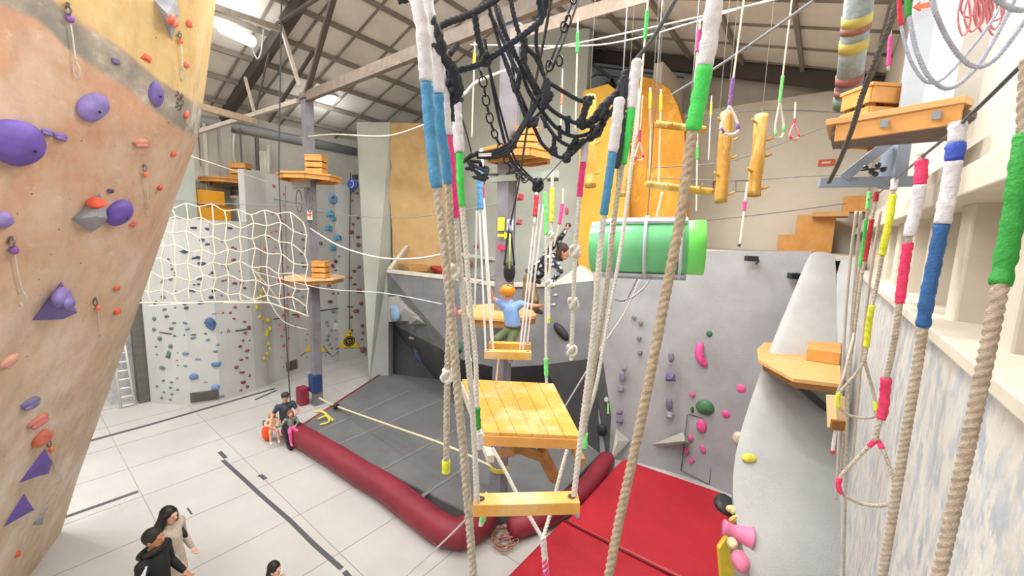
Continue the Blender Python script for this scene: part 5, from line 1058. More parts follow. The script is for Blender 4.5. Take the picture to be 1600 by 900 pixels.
def loop_handle(lab, top, neck, w_, h_, d, r, c, tp):
    root = cord(lab, [top+(d,), ((top[0]+neck[0])/2, (top[1]+neck[1])/2, d), neck+(d,)], r*.75, 'E8E0C8', [(.75, 1, tp, 1.9)]); x, y = neck
    P = smooth([D(x, y, d), D(x-w_*.32, y+h_*.45, d), D(x-w_*.5, y+h_*.8, d), D(x-w_*.25, y+h_, d), D(x+w_*.25, y+h_, d), D(x+w_*.5, y+h_*.8, d), D(x+w_*.3, y+h_*.4, d), D(x, y, d)], 5); MB().tube(P, r, 7).build('handle_loop', plain(c), root); MB().tube([P[10], P[14]], r*1.35, 7).build('tape_wrap', plain(TAPEC[tp]), root); MB().tube([P[24], P[27]], r*1.35, 7).build('tape_wrap', plain(TAPEC[tp]), root); return root
loop_handle('hanging rope handle with purple tape in front of the left log', (1163,-5), (1140,165), 28, 44, 2.9, .009, 'E8E4DC', 'purple'); loop_handle('hanging rope handle with green tape right of the right log', (1238,-5), (1218,160), 14, 54, 3.2, .008, 'D8D6C8', 'lime')
loop_handle('small red hanging rope handle before the cream wall', (1243,160), (1241,193), 15, 24, 5.0, .011, 'C8777C', 'red'); loop_handle('short rope handle with pink tape left of the orange panel', (1004,150), (999,222), 12, 28, 3.2, .007, 'D8CFC6', 'magenta')
# right side ropes hanging on the cable along the wall
cable = [D(1640, 55, .66), D(1604, 94, .76), D(1500, 195, 1.02), D(1441, 245, 1.4), D(1398, 281, 2.2), D(1370, 304, 2.9), D(1356, 312, 3.5)]
tag(MB().tube(smooth(cable, 6), .0045, 8).build('cable', plain('5A5C62', .4, .4)), 'dark steel cable running close along the right wall that carries ropes', 'cable')
R('thick rope with a long green wrap nearest at the right edge', [(1608,92,.76),(1604,160,.77),(1602,215,.78),(1596,250,.78),(1583,340,.79),(1568,420,.8),(1556,480,.8),(1530,610,.84),(1500,750,.88),(1462,920,.92)], .0122, mat=M('CBBBA8', .9, .25, 45, .5, 300, c2='AA9A88'), tapes=[(.12,.38,'dgreen',1.3)])
R('rope with a royal blue band and long navy wrap on the right wall cable', [(1497,192,1.02),(1492,240,1.02),(1484,290,1.03),(1476,330,1.03),(1462,400,1.05),(1448,470,1.07),(1435,560,1.1),(1415,680,1.15),(1378,905,1.25)], .0112, mat=M('D0C2B0', .9, .2, 45, .5, 300, c2='B09F8C'), tapes=[(0,.04,'white',1.5),(.04,.075,'royal',1.6),(.075,.19,'white',1.5),(.19,.39,'navy',1.35)])
R('rope with two pink wraps ending in a triangular stirrup', [(1440,240,1.4),(1438,285,1.4),(1430,330,1.42),(1421,368,1.43),(1410,440,1.47),(1402,500,1.5),(1392,560,1.55),(1385,590,1.57),(1380,640,1.6),(1371,668,1.6),(1368,688,1.6)], .0098, mat=FIB, tapes=[(.02,.1,'rose',1.8),(.1,.26,'white',1.8),(.28,.48,'rose',1.5),(.76,.92,'rose',1.7)])
R('triangular rope stirrup with pink corner tape below the pink wrapped rope', [(1368,688,1.6),(1352,703,1.62),(1330,726,1.64),(1312,748,1.65),(1313,768,1.65),(1340,785,1.64),(1370,790,1.6),(1395,786,1.55),(1404,775,1.52),(1396,750,1.53),(1385,715,1.56),(1372,688,1.6)], .0068, mat=FIB, tapes=[(0,.05,'rose',1.35),(.29,.38,'rose',1.35),(.66,.71,'rose',1.3),(.95,1,'rose',1.35)], cat='stirrup', name='rope_stirrup')
R('rope with yellow-green wraps and a stirrup at its end', [(1398,280,2.2),(1392,330,2.2),(1384,370,2.22),(1378,400,2.25),(1368,455,2.3),(1362,480,2.3),(1357,510,2.33),(1354,540,2.35),(1350,565,2.35)], .010, mat=FIB, tapes=[(0,.06,'white',1.5),(.08,.4,'yellow',1.6),(.68,.92,'yellow',1.5)])
R('triangular rope stirrup with yellow tape below the yellow wrapped rope', [(1350,565,2.35),(1338,583,2.37),(1322,602,2.38),(1310,618,2.4),(1311,636,2.4),(1330,650,2.38),(1352,653,2.35),(1368,648,2.3),(1366,620,2.32),(1358,590,2.34),(1351,565,2.35)], .0082, mat=FIB, tapes=[(.27,.38,'yellow',1.3),(.66,.72,'yellow',1.3)], cat='stirrup', name='rope_stirrup')
R('rope with a dark red wrap fourth along the right wall cable', [(1370,300,2.9),(1367,320,2.9),(1362,345,2.9),(1354,392,3.0),(1345,440,3.05),(1335,520,3.1),(1325,620,3.2),(1318,900,3.6)], .0098, mat=FIB, tapes=[(0,.02,'red',1.5),(.06,.155,'red',1.5)])
R('rope with a green wrap farthest along the right wall cable', [(1358,300,3.5),(1354,340,3.5),(1348,390,3.6),(1338,450,3.65),(1328,560,3.8),(1312,760,4.2)], .0098, mat=FIB, tapes=[(0,.05,'lime',1.5),(.08,.22,'green',1.3)])
for k_, (x, x2) in enumerate(((1345,1320),(1376,1332),(1338,1306))): cord('thin grey rope in the bundle hanging along the right wall', [(x,330,3.6),((x+x2)/2,480,3.8),(x2,660+k_*60,4.0)], .012, 'C4B8AC', group='grey ropes along the right wall')
# small wooden block hanging
root = empty('hanging_wood_block', 'small wooden block with a brown end hanging under the right platform', 'block', D(1308, 640, 2.9)); MB().beam(D(1305, 618, 2.9), D(1307, 670, 2.85), .09, .07, RT).build('block', WOODL, root, bevel=.006); MB().box(D(1309, 664, 2.78), (.085, .03, .075), Matrix.Rotation(.5, 3, 'Z')).build('end_cap', plain('8A5A24'), root, bevel=.008); MB().tube(smooth([D(1306, 672, 2.88), D(1303, 690, 2.88), D(1301, 704, 2.88)], 4), .012, 7).build('rope_tail', FIBW, root); MB().ball(D(1301, 706, 2.88), .018, 2).build('red_tip', plain('B83A4A'), root); MB().tube([D(1307, 618, 2.9), D(1318, 590, 2.9), D(1325, 560, 3.0), D(1335, 520, 3.1)], .01, 6).build('hanging_cord', FIB, root); rebase(root, D(1308, 640, 2.9))
# hanging loops at top right
LB = M('B4B9CE', .8, .1, 40, .4, 200)
R('big sagging white rope loop at top right, nearest of the loops', [(1452,-20,1.0),(1462,20,1.0),(1480,60,1.02),(1503,92,1.03),(1527,105,1.03),(1552,95,1.02),(1578,65,1.0),(1610,20,.98)], .0053, mat=LB); 
R('thick white rope loop with green tape end hanging at top right', [(1417,-10,1.15),(1420,20,1.15),(1425,50,1.15),(1434,85,1.15),(1450,118,1.15),(1470,136,1.15),(1485,138,1.15),(1503,128,1.15),(1530,100,1.15),(1560,50,1.14),(1590,-10,1.12)], .0055, mat=LB, tapes=[(0,.1,'dgreen',1.25)]); R('thin white rope loop with red tape end hanging at top right', [(1405,-5,1.3),(1406,25,1.3),(1412,60,1.3),(1423,95,1.3),(1440,122,1.3),(1455,130,1.3),(1475,122,1.3),(1510,85,1.3),(1545,40,1.3),(1570,0,1.3)], .0046, mat=LB, tapes=[(0,.14,'red',1.3)])
R('thick pale rope crossing the very top right corner', [(1548,-10,.9),(1565,5,.9),(1585,15,.9),(1605,16,.9)], .0055, mat=LB)
cm_ = MB(); rn = random.Random(5)
for i in range(12):
    x = 1505+rn.uniform(0, 52); w_ = rn.uniform(6, 14); h_ = rn.uniform(22, 58); cm_.tube(smooth([D(x-w_*.3, -12, 1.9), D(x-w_, h_*.5, 1.9), D(x-w_*.2, h_, 1.92), D(x+w_, h_*.6, 1.9), D(x+w_*.5, -12, 1.88)], 5), .0045, 5)
tag(cm_.build('rope_coil', M('D98A94', .8, .15, 30, .2)), 'tangle of thin pink cord loops hanging in front of the bright window', 'rope')
P = [D(x, y, 3.0) for x, y in ((1425, 12), (1436, 3), (1436, 8), (1455, 3), (1455, 11), (1437, 14), (1437, 18))]; tag(MB().prism(P, FW*-.01).build('arrow_sign', plain('F0744A', .6), fix=True), 'orange paper arrow pointing left on the pale column at top right', 'sign')
R('dark thick cable leaning across the overhead platform', [(1405,-10,1.7),(1390,40,1.75),(1368,95,1.85),(1347,150,2.0),(1330,205,2.2),(1310,255,2.5),(1295,285,2.9)], .0125, mat=M('5C5450', .8, .2, 60, .4), name='cable', cat='cable')
cord('thin stem cord with a reddish band standing above the step box', [(1392,35,2.9),(1388,110,2.9)], .01, 'B8A8A8', [(.3,.9,'magenta',1.2)]); 
# ---------------- white cargo net ----------------
net = MB(); rn = random.Random(2)
def nd(i, j):
    x = 212+20.5*i+(4 if j % 2 else 0)+rn.uniform(-1.5, 1.5)-(7-j)*.6; y = 318+22*j+4*math.sin(i*.9+j)+(3 if (i+j) % 2 else -3)+(i*1.2 if j < 7 else 0)
    if i > 10: y += (i-10)**2*1.6
    return (x, y, 9.4+.12*i)
G = [[nd(i, j) for i in range(14)] for j in range(8)]
for i in range(14): G[7][i] = (G[7][i][0], 473+(0 if i <= 10 else (i-10)*7), G[7][i][2])
for j in range(8):
    net.tube(smooth(DD(G[j]), 3), .014 if j < 7 else .02, 5)
for i in range(14): net.tube(smooth(DD([G[j][i] for j in range(8)]), 2), .014, 5)
for j in range(8):
    for i in range(14): net.ball(D(*G[j][i]), .024, 1)
tag(net.build('cargo_net', plain('E4DCCB', .8)), 'white knotted cargo net hanging between the orange wall and the hold wall', 'net')
for pts in ([(232,478,9.4),(330,472,10),(410,470,10.8)], [(410,448,11),(440,500,11.5),(480,515,12.2)], [(395,420,11),(425,455,11.5),(444,486,12)]): cord('thin white rope trailing from the white cargo net', pts, .016, 'E8E4DA', group='ropes trailing from the cargo net')
# ---------------- black rope net ----------------
root = empty('black_rope_net', 'heavy sagging black rope cargo net overhead in the centre', 'net', D(850, 120, 2.2))
def nr(pts, r, nm='net_rope', mat=None, lobe=True):
    m = MB(); P = smooth([D(*p) for p in pts], 6); 
    if lobe: P = resample(P, r*.4); m.tube(P, r*1.15, 15, twist=1.2/r, lobe=.34)
    else: m.tube(P, r, 7)
    m.build(nm, mat or BLK, root)
nr([(688,42,1.75),(700,35,1.75),(727,25,1.72),(743,18,1.7),(770,2,1.65),(790,-15,1.6)], .0135); nr([(742,22,1.7),(747,57,1.75),(757,92,1.8)], .0135)
nr([(700,122,1.8),(717,110,1.8),(743,103,1.8),(763,93,1.8),(800,67,1.75),(833,43,1.7),(846,28,1.7),(840,-10,1.65)], .0125, mat=BLKB); nr([(703,85,1.75),(715,70,1.8)], .012)
nr([(772,-5,2.0),(780,30,2.0),(797,70,2.1),(815,105,2.2),(835,140,2.3),(847,170,2.35),(853,200,2.4)], .0115); nr([(797,-5,2.0),(807,40,2.05),(820,70,2.1),(837,90,2.15),(850,117,2.2),(857,128,2.2),(887,147,2.3),(910,158,2.35),(928,152,2.35)], .0115)
nr([(820,97,2.2),(833,125,2.2),(847,150,2.25),(860,170,2.3),(887,187,2.35),(913,193,2.35),(940,175,2.4),(975,130,2.4)], .0115); nr([(797,65,2.2),(812,100,2.25),(825,140,2.3),(843,168,2.35),(870,200,2.4),(900,213,2.4),(933,200,2.45),(965,160,2.45)], .011)
nr([(786,85,2.3),(800,120,2.35),(820,165,2.4),(835,200,2.45),(850,228,2.5),(880,247,2.5),(903,232,2.5),(925,205,2.5),(955,178,2.5)], .011); nr([(845,180,2.3),(867,213,2.35),(887,227,2.4),(905,228,2.4),(930,205,2.4)], .0105)
nr([(765,20,2.2),(785,60,2.2),(800,95,2.2),(812,118,2.2)], .0115); nr([(845,28,1.75),(855,-10,1.7)], .02, 'hanger'); nr([(820,60,2.1),(818,100,2.15)], .019, 'hanger'); nr([(855,125,2.2),(853,150,2.2),(848,168,2.25)], .021, 'hanger'); nr([(918,158,2.3),(908,193,2.35)], .02, 'hanger')
nr([(887,187,2.35),(887,207,2.4)], .014, 'hanger'); nr([(874,197,2.4),(875,217,2.4)], .012, 'hanger'); nr([(866,212,2.4),(865,240,2.45)], .013, 'hanger'); nr([(902,215,2.4),(882,248,2.45)], .018, 'hanger'); nr([(800,120,2.3),(806,142,2.3),(812,120,2.3)], .016, 'hanger')
# the thick gathered right edge of the net and its tail
nr([(978,112,2.35),(973,135,2.35),(962,150,2.35),(945,165,2.35),(925,190,2.38),(906,196,2.38)], .026, 'edge_bundle'); nr([(975,120,2.3),(974,150,2.3),(971,200,2.3),(967,240,2.3),(963,262,2.3)], .019, 'rope_tail'); nr([(950,172,2.4),(935,205,2.42),(918,218,2.42),(895,232,2.45)], .022, 'edge_bundle')
# left attachments
nr([(672,25,1.6),(684,55,1.6),(690,78,1.62),(686,95,1.65)], .021, 'edge_bundle'); nr([(668,70,1.6),(685,82,1.62),(700,98,1.65),(708,104,1.66)], .021, 'edge_bundle'); nr([(703,100,1.7),(710,118,1.75),(716,140,1.8),(708,155,1.85)], .024, 'edge_bundle'); nr([(622,0,1.5),(635,-2,1.5),(650,-8,1.5)], .013); nr([(706,120,1.8),(704,150,1.85),(706,190,1.9)], .014, 'rope_tail', BLKB); nr([(700,110,1.8),(706,150,1.9),(722,156,1.95)], .012, 'net_rope', M('43587C', .8, .2, 40, .4))
nr([(778,10,2.3),(790,50,2.3),(800,90,2.35),(803,130,2.4),(807,143,2.4)], .0105); nr([(807,145,2.4),(818,175,2.4),(828,200,2.42)], .0105); nr([(840,30,2.0),(838,70,2.1),(848,110,2.2)], .0095); nr([(862,150,2.3),(845,175,2.35),(822,195,2.4),(800,215,2.45)], .009); nr([(760,-5,2.1),(772,40,2.2),(790,100,2.3),(810,150,2.35),(822,190,2.4)], .009)
# gathered strands running to the low left cluster
for k_ in range(4):
    o_ = k_*5-7; nr([(846,146+o_*.4,2.3),(830,175+o_*.6,2.35),(812,205+o_*.7,2.4),(798,228+o_,2.45),(775,240+o_*.8,2.5),(745,243+o_*.4,2.5)], .0085)
for k_ in range(4):
    x, y = ((845,155),(835,190),(801,225),(858,150))[k_]; km = MB(); knot_geo(km, D(x, y, 2.25), .012, .03, k_); km.build('knot', BLK, root)
for (x, y, s_) in ((758,92,.035),(843,30,.03),(797,70,.022),(918,158,.034),(887,187,.022),(907,192,.03),(706,135,.04),(690,80,.035),(940,178,.04),(931,205,.045),(971,135,.04),(865,236,.028),(885,247,.03)):
    d_ = 1.8 if x < 770 else 2.35; km = MB(); knot_geo(km, D(x, y, d_), .013, s_); km.build('knot', BLK, root)
km = MB(); rn = random.Random(9)
for k_ in range(10):
    c = D(745+rn.uniform(-12, 28), 252+rn.uniform(-12, 22), 2.5+rn.uniform(-.05, .05)); a = rn.uniform(0, 6); km.tube(smooth([c, c+RT*rn.uniform(-.07, .07)+UP*rn.uniform(-.06, .05), c+RT*rn.uniform(-.07, .05)+UP*rn.uniform(-.08, .0)-FW*.03], 5), [.011]*10+[.004], 6)
km.build('frayed_cluster', BLK, root); MB().beam(D(748, 243, 2.5), D(768, 242, 2.5), .03, .02).build('white_band', plain('E4E0DA'), root)
km = MB(); knot_geo(km, D(840, 290, 3.2), .02, .06, 3); knot_geo(km, D(841, 286, 3.2), .018, .05, 5); km.build('frayed_cluster', BLK, root)
rebase(root, D(850, 120, 2.2))
root = empty('chain_strap', 'black strap with a steel chain hanging left of the net down to the low knot', 'chain', D(840, 288, 3.2)); MB().tube(smooth([D(757, 60, 2.3), D(780, 187, 2.6), D(802, 255, 2.9), D(838, 287, 3.2)], 6), .011, 6).build('strap', BLK, root)
MB().tube(smooth([D(763, 100, 2.35), D(785, 185, 2.6), D(806, 250, 2.9), D(836, 283, 3.2)], 6), .008, 6).build('strap', BLK, root)
P = resample(smooth([D(750, 108, 2.4), D(755, 127, 2.4), D(760, 160, 2.45), D(771, 205, 2.55), D(790, 245, 2.7), D(800, 265, 2.8), D(823, 283, 3.0)], 6), .052)
for i, p in enumerate(P[:-1]):
    q = P[i+1]; t = (q-p); u = t.normalized().orthogonal() if i % 2 else t.normalized().orthogonal().cross(t.normalized()); c = (p+q)/2; MB().tube([c+t*.62*math.cos(a/12*2*math.pi)+u*.017*math.sin(a/12*2*math.pi) for a in range(13)], .005, 5, caps=False).build('chain_link', plain('2C2D32', .35, .7), root)
rebase(root, D(840, 288, 3.2))
root = empty('chain_strap', 'twin black chain hanging at the upper right of the net', 'chain', D(855, 120, 3)); 
for (a, b_) in (((897,-5),(880,45)),((880,45),(857,105)),((904,0),(886,50)),((890,40),(862,110)),((857,105),(843,150))): MB().tube([D(*a, 2.8), D(*b_, 2.8)], .008, 6).build('strap', BLK, root)
for (x, y) in ((881, 42), (888, 32), (858, 103), (874, 95), (896, -2)): MB().tube([D(x, y, 2.78)+RT*.022*math.cos(a/12*2*math.pi)+UP*.038*math.sin(a/12*2*math.pi) for a in range(13)], .007, 6, caps=False).build('carabiner', plain('2C2D32', .35, .7), root)
rebase(root, D(855, 120, 3))
cord('thin cord from the low left knot up to the rope cluster', [(737,240,2.6),(728,205,2.4),(718,172,2.2)], .005, '3C3C40'); cord('thin grey cable from the low right knot to the net tail', [(846,285,3.2),(862,268,3),(882,246,2.6)], .005, '77787C')
tag(MB().tube(smooth([D(700, 152, 1.9), D(725, 147, 2.2), D(745, 128, 2.5), D(790, 110, 3)], 5), .01, 6).build('cord', plain('CFC8BC')), 'pale sling with a cyan band left of the black net', 'sling')
# brown beam fittings and hardware on the steel truss
tag(MB().beam(D(798, 55, 6.9), D(1010, -8, 5.7), .03, .2).build('beam_flange', M('B8A898', .6, .1)), 'pale channel beam rising to the upper right above the net', 'beam')
# belay pouch hanging above the child
root = empty('belay_pouch', 'black teardrop pouch with a green strap hanging above the child', 'pouch', D(796, 420, 5.2)); MB().ball(D(796, 425, 5.2), (.085, .07, .14), 3, 0).build('pouch', plain('1E1E22', .4), root); MB().tube(smooth([D(797, 350, 5.2), D(792, 380, 5.2), D(788, 415, 5.2)], 4), .014, 6).tube(smooth([D(797, 350, 5.2), D(800, 380, 5.2), D(804, 415, 5.2)], 4), .014, 6).build('strap', plain('26282C'), root); MB().tube([D(797, 365, 5.15), D(796, 420, 5.1)], .012, 6).build('green_strap', plain('A8D060'), root); MB().tube(smooth([D(799, 342, 5.2), D(796, 352, 5.2), D(799, 362, 5.2)], 4), .022, 6).build('blue_sling', plain('8AA4BC'), root); rebase(root, D(796, 420, 5.2))
# signs on the columns
def arrow(c, rt, up, n, s, h):
    return [c+rt*x*s+up*y*h for x, y in ((-.5, .16), (.1, .16), (.1, .45), (.5, 0), (.1, -.45), (.1, -.16), (-.5, -.16))]
nY = Vector((0, -1, 0)); rX = Vector((1, 0, 0)); uZ = Vector((0, 0, 1))
def csign(c, w_, h_, bgc, fgc, lab, flip=1, bgon=True, nm='arrow_sign'):
    root = empty(nm, lab, 'sign', c)
    if bgon: MB().box(c, (w_, .012, h_)).build('board', plain(bgc, .5), root)
    MB().prism([p+nY*.008 for p in arrow(c, rX*flip, uZ, nY, w_*.75, h_*.75)], nY*.006).build('arrow', plain(fgc, .5), root, fix=True); rebase(root, c)
cf = PY(484, 336, 5.95); csign(cf, .32, .3, 'E4E6DC', 'E05A4A', 'white sign with a red arrow on the far steel column'); tag(MB().box(PY(484, 346, 5.95), (.3, .02, .06)).build('green_sign_strip', plain('2F5A40')), 'dark green strip under the red arrow sign on the far column', 'sign'); 
csign(PY(797, 351, 5.93), .15, .2, 'E6E8E4', 'D8383C', 'white sign with a red mark on the central column'); MB
tag(MB().box(PY(783, 350, 5.94), (.17, .012, .26)).build('yellow_sign_board', plain('D8D440')), 'yellow board behind the red and white sign on the central column', 'sign')
csign(PY(787, 368, 5.93), .4, .22, '', 'D9E022', 'yellow-green arrow pointing right on the central column', 1, False); csign(PY(785, 387, 5.93), .38, .26, '', 'F03464', 'bright pink arrow pointing left on the central column', -1, False)
tag(MB().box((-4.5, 6.0, PY(830, 277, 6.1).z), (1.5, .1, .12)).build('cross_arm', plain('A9B4A8', .5)), 'pale green horizontal steel arm across the central column', 'beam')
cr = MB(); 
for sx in (-1, 1): cr.tube([Vector((CC[0]+sx*.1, 5.95, 6.95)), Vector((CC[0]+sx*.45, 5.9, 6.98))], .02, 6); cr.tube([Vector((CC[0]+sx*.45+.05*math.cos(a), 5.9, 6.93+.2*math.sin(a)-.15)) for a in [k*.4 for k in range(9)]], .01, 5)
tag(cr.build('cable_clamps', plain('4C4E54', .4, .6)), 'dark cable clamps on the central column above the signs', 'clamp')
cr = MB(); zz = PY(484, 315, 6.1).z
for sx in (-1, 1): cr.tube([Vector((CL[0]+sx*.35+.2*math.cos(a), 5.9, zz+.35*math.sin(a))) for a in [k*.5 for k in range(13)]], .015, 5)
tag(cr.build('cable_loops', plain('6E7074', .4, .5)), 'loose cable loops on the far column above the arrow sign', 'cable')
tag(MB().box((CL[0]-.3, 5.95, zu-.28), (1.1, .1, .22)).build('control_box', plain('A8AAA4', .5)), 'pale control boxes under the high far platform', 'box')
pr = MB(); c = PY(551.5, 288, 9.3); pr.lathe([(0, .03), (.1, .05), (.22, .05), (.22, -.05), (0, -.05)], 20, Matrix.Translation(c) @ Matrix.Rotation(math.radians(90), 4, 'X') @ Matrix.Rotation(.5, 4, 'Y')); root = pr.build('auto_belay', plain('3A5AB8', .4)); MB().tube([c+Vector((.14*math.cos(a), -.06, .14*math.sin(a))) for a in [k*.5 for k in range(14)]], .02, 6).build('white_ring', plain('DDE2F0'), root); MB().box(c+Vector((0, .1, .3)), (.3, .1, .2)).build('mount', plain('4A4C50'), root); tag(root, 'round blue belay device high by the white panel edge', 'belay device')
# ---------------- lamps in view and above ----------------
EM = bpy.data.materials.new('lamp_glow'); EM.use_nodes = True; eb = EM.node_tree.nodes['Principled BSDF']; eb.inputs['Emission Color'].default_value = (1, .98, .95, 1); eb.inputs['Emission Strength'].default_value = 14
for i, (x, y) in enumerate(LAMPS):
    z = roof_z(x)-1.05; b = MB().box((x, y, z+.04), (1.4, .5, .06)).build('bay_lamp', plain('D8D8D8', .4)); MB().box((x, y, z), (1.3, .42, .03)).build('diffuser', EM, b); MB().tube([(x-.5, y, z+.06), (x-.5, y, roof_z(x)-.05)], .01, 5).tube([(x+.5, y, z+.06), (x+.5, y, roof_z(x)-.05)], .01, 5).build('suspension', plain('888888'), b)
    tag(b, 'long white bay lamp under the roof', 'lamp', 'bay lamps under the roof')
a, b_ = D(348, 44, 11.5), D(392, 64, 11.0); root = MB().beam(a+Vector((0, 0, .06)), b_+Vector((0, 0, .06)), .26, .07).build('strip_lamp', plain('DDDDDD')); MB().tube([a, b_], .15, 12).build('glowing_tube', EM, root); MB().tube(smooth([b_, D(396, 80, 11), D(402, 92, 11), D(408, 80, 11), D(412, 45, 11)], 5), .02, 6).build('loose_cable', plain('C8C8C8'), root); tag(root, 'bright strip lamp under the roof by the orange wall', 'lamp')
for x, y, lb_ in ((501, 146, 'left one of two glowing round lamps beside the far column top'), (518.5, 152, 'right one of two glowing round lamps beside the far column top')):
    c = D(x, y, 16); root = MB().lathe([(0, .3), (.08, .3), (.12, .18), (.24, .05), (.24, 0)], 20, Matrix.Translation(c)).build('round_lamp', plain('BBBBBB', .4)); MB().ball(c, (.2, .2, .1), 2).build('glowing_lens', EM, root); tag(root, lb_, 'lamp')
    l = bpy.data.lights.new('round_lamp_light', 'POINT'); l.energy = 25; l.shadow_soft_size = .3; lo = bpy.data.objects.new('round_lamp_light', l); COL.objects.link(lo); lo.location = c-Vector((0, 0, .9))
# ---------------- people ----------------
SKIN = M('D9A184', .6, .06, 10, .05); SKD = M('B9825F', .6, .06, 10, .05)
def cap(m, a, b, ra, rb, n=12):
    a, b = Vector(a), Vector(b); m.ball(a, ra, 2); m.ball(b, rb, 2); m.tube([a, b], [ra, rb], n)
def remesh(o, vs, sm=4):
    r = o.modifiers.new('one_surface', 'REMESH'); r.mode = 'VOXEL'; r.voxel_size = vs; r.use_smooth_shade = True
    s = o.modifiers.new('soften', 'SMOOTH'); s.iterations = sm; s.factor = .5
def person(name, label, loc, face, k, J, skin, top, bot, shoe, hair, hairstyle, sleeves='long', extra=None, voxel=.011, coat=False):
    """J: joints for a 1.7 m figure, in the figure's own axes (+Y ahead, +X its right, Z up); k: scale; face: heading"""
    root = empty(name, label, 'person', loc); Rm = Matrix.Rotation(face, 3, 'Z')
    W = lambda v: Vector(loc)+Rm @ (Vector(v)*k)
    g = {n: W(v) for n, v in J.items() if n != 'look' and isinstance(v, (tuple, Vector))}
    m = MB(); hd = g['head']; fz = Rm @ Vector(J.get('look', (0, 1, 0))); fz.normalize(); upv = Vector((0, 0, 1)); upv = (upv-fz*upv.dot(fz)*.6).normalized(); sd = fz.cross(upv).normalized(); hs = J.get('hs', 1); hk = k*hs
    Hm = Matrix((sd, fz, upv)).transposed()
    H = lambda x, y, z: hd+Hm @ (Vector((x, y, z))*hk)
    m.ball(hd+upv*.015*hk, (.078*hk, .098*hk, .112*hk), 3, rot=Hm); m.ball(H(0, .03, -.06), (.055*hk, .06*hk, .055*hk), 2, rot=Hm)   # skull and jaw
    m.ball(H(0, .102, -.01), (.013*hk, .02*hk, .024*hk), 2, rot=Hm)
    for s in (-1, 1): m.ball(H(s*.08, 0, 0), (.012*hk, .022*hk, .032*hk), 2, rot=Hm); m.ball(H(s*.03, .075, .03), (.025*hk, .02*hk, .01*hk), 1, rot=Hm)
    cap(m, g['neck'], hd-upv*.06*hk, .055*k, .05*k)
    cap(m, g['chest'], g['neck'], .11*k, .06*k); cap(m, g['hip'], g['chest'], .125*k, .13*k)
    for s in 'LR':
        cap(m, g['chest'], g['sh'+s], .11*k, .058*k); cap(m, g['sh'+s], g['el'+s], .05*k, .038*k); cap(m, g['el'+s], g['wr'+s], .038*k, .026*k)
        cap(m, g['hip'], g['th'+s], .12*k, .09*k); cap(m, g['th'+s], g['kn'+s], .085*k, .055*k); cap(m, g['kn'+s], g['an'+s], .055*k, .036*k)
        ft = g['an'+s]+((g['ft'+s]-g['an'+s]) if 'ft'+s in g else Rm @ Vector((0, .16*k, -.04*k))); cap(m, g['an'+s]-Vector((0, 0, .02*k)), ft, .04*k, .032*k)
        # hand: palm, four fingers and a thumb
        w_ = g['wr'+s]; dr = (w_-g['el'+s]).normalized(); pn = dr.cross(Vector((.2, .3, 1))).normalized(); pk = pn.cross(dr).normalized(); grip = J.get('grip'+s, .5)
        m.ball(w_+dr*.045*k, (.036*k, .02*k, .045*k), 2, rot=Matrix((pn, pk, dr)).transposed())
        for i, fl in enumerate((.062, .074, .07, .055)):
            b0 = w_+dr*.08*k+pn*(i-1.5)*.019*k; b1 = b0+(dr*(1-grip*.5)+pk*grip*.6).normalized()*fl*.55*k; b2 = b1+(dr*(1-grip*1.4)+pk*grip).normalized()*fl*.5*k; m.tube([b0, b1, b2], [.0095*k, .0088*k, .0075*k], 7)
        b0 = w_+dr*.03*k+pn*.035*k; m.tube([b0, b0+pn*.03*k+dr*.025*k+pk*.01*k, b0+pn*.03*k+dr*.055*k+pk*.02*k], [.012*k, .01*k, .008*k], 7)
    body = m.build('body', skin, root); remesh(body, voxel*.75*max(.6, k), 2)
    # shirt
    t = MB(); cap(t, g['hip']+(g['chest']-g['hip'])*.12, g['chest'], .148*k, .152*k, 16); cap(t, g['chest'], g['neck']-(g['neck']-g['chest'])*.25, .14*k, .085*k)
    for s in 'LR':
        cap(t, g['chest'], g['sh'+s], .125*k, .075*k); e = g['el'+s] if sleeves == 'long' else g['sh'+s].lerp(g['el'+s], .55); cap(t, g['sh'+s], e, .068*k, .056*k)
        if sleeves == 'long': cap(t, e, e.lerp(g['wr'+s], .9), .056*k, .042*k)
    if coat: cap(t, g['hip'], g['hip']-Vector((0, 0, .28*k)), .165*k, .19*k)
    to = t.build('top_garment', top, root); remesh(to, voxel*max(.6, k), 5)
    b = MB(); b.ball(g['hip'], (.15*k, .145*k, .13*k), 3)
    for s in 'LR': cap(b, g['hip'].lerp(g['th'+s], .6), g['kn'+s], .108*k, .076*k); cap(b, g['kn'+s], g['kn'+s].lerp(g['an'+s], .93), .072*k, .058*k)
    bo = b.build('trousers', bot, root); remesh(bo, voxel*max(.6, k), 5)
    for s in 'LR':
        ft = g['an'+s]+((g['ft'+s]-g['an'+s]) if 'ft'+s in g else Rm @ Vector((0, .16*k, -.04*k))); q = MB(); cap(q, g['an'+s]-Vector((0, 0, .02*k)), ft, .052*k, .044*k); so = q.build('shoe', shoe, root); remesh(so, voxel*max(.6, k), 3)
    h = MB()
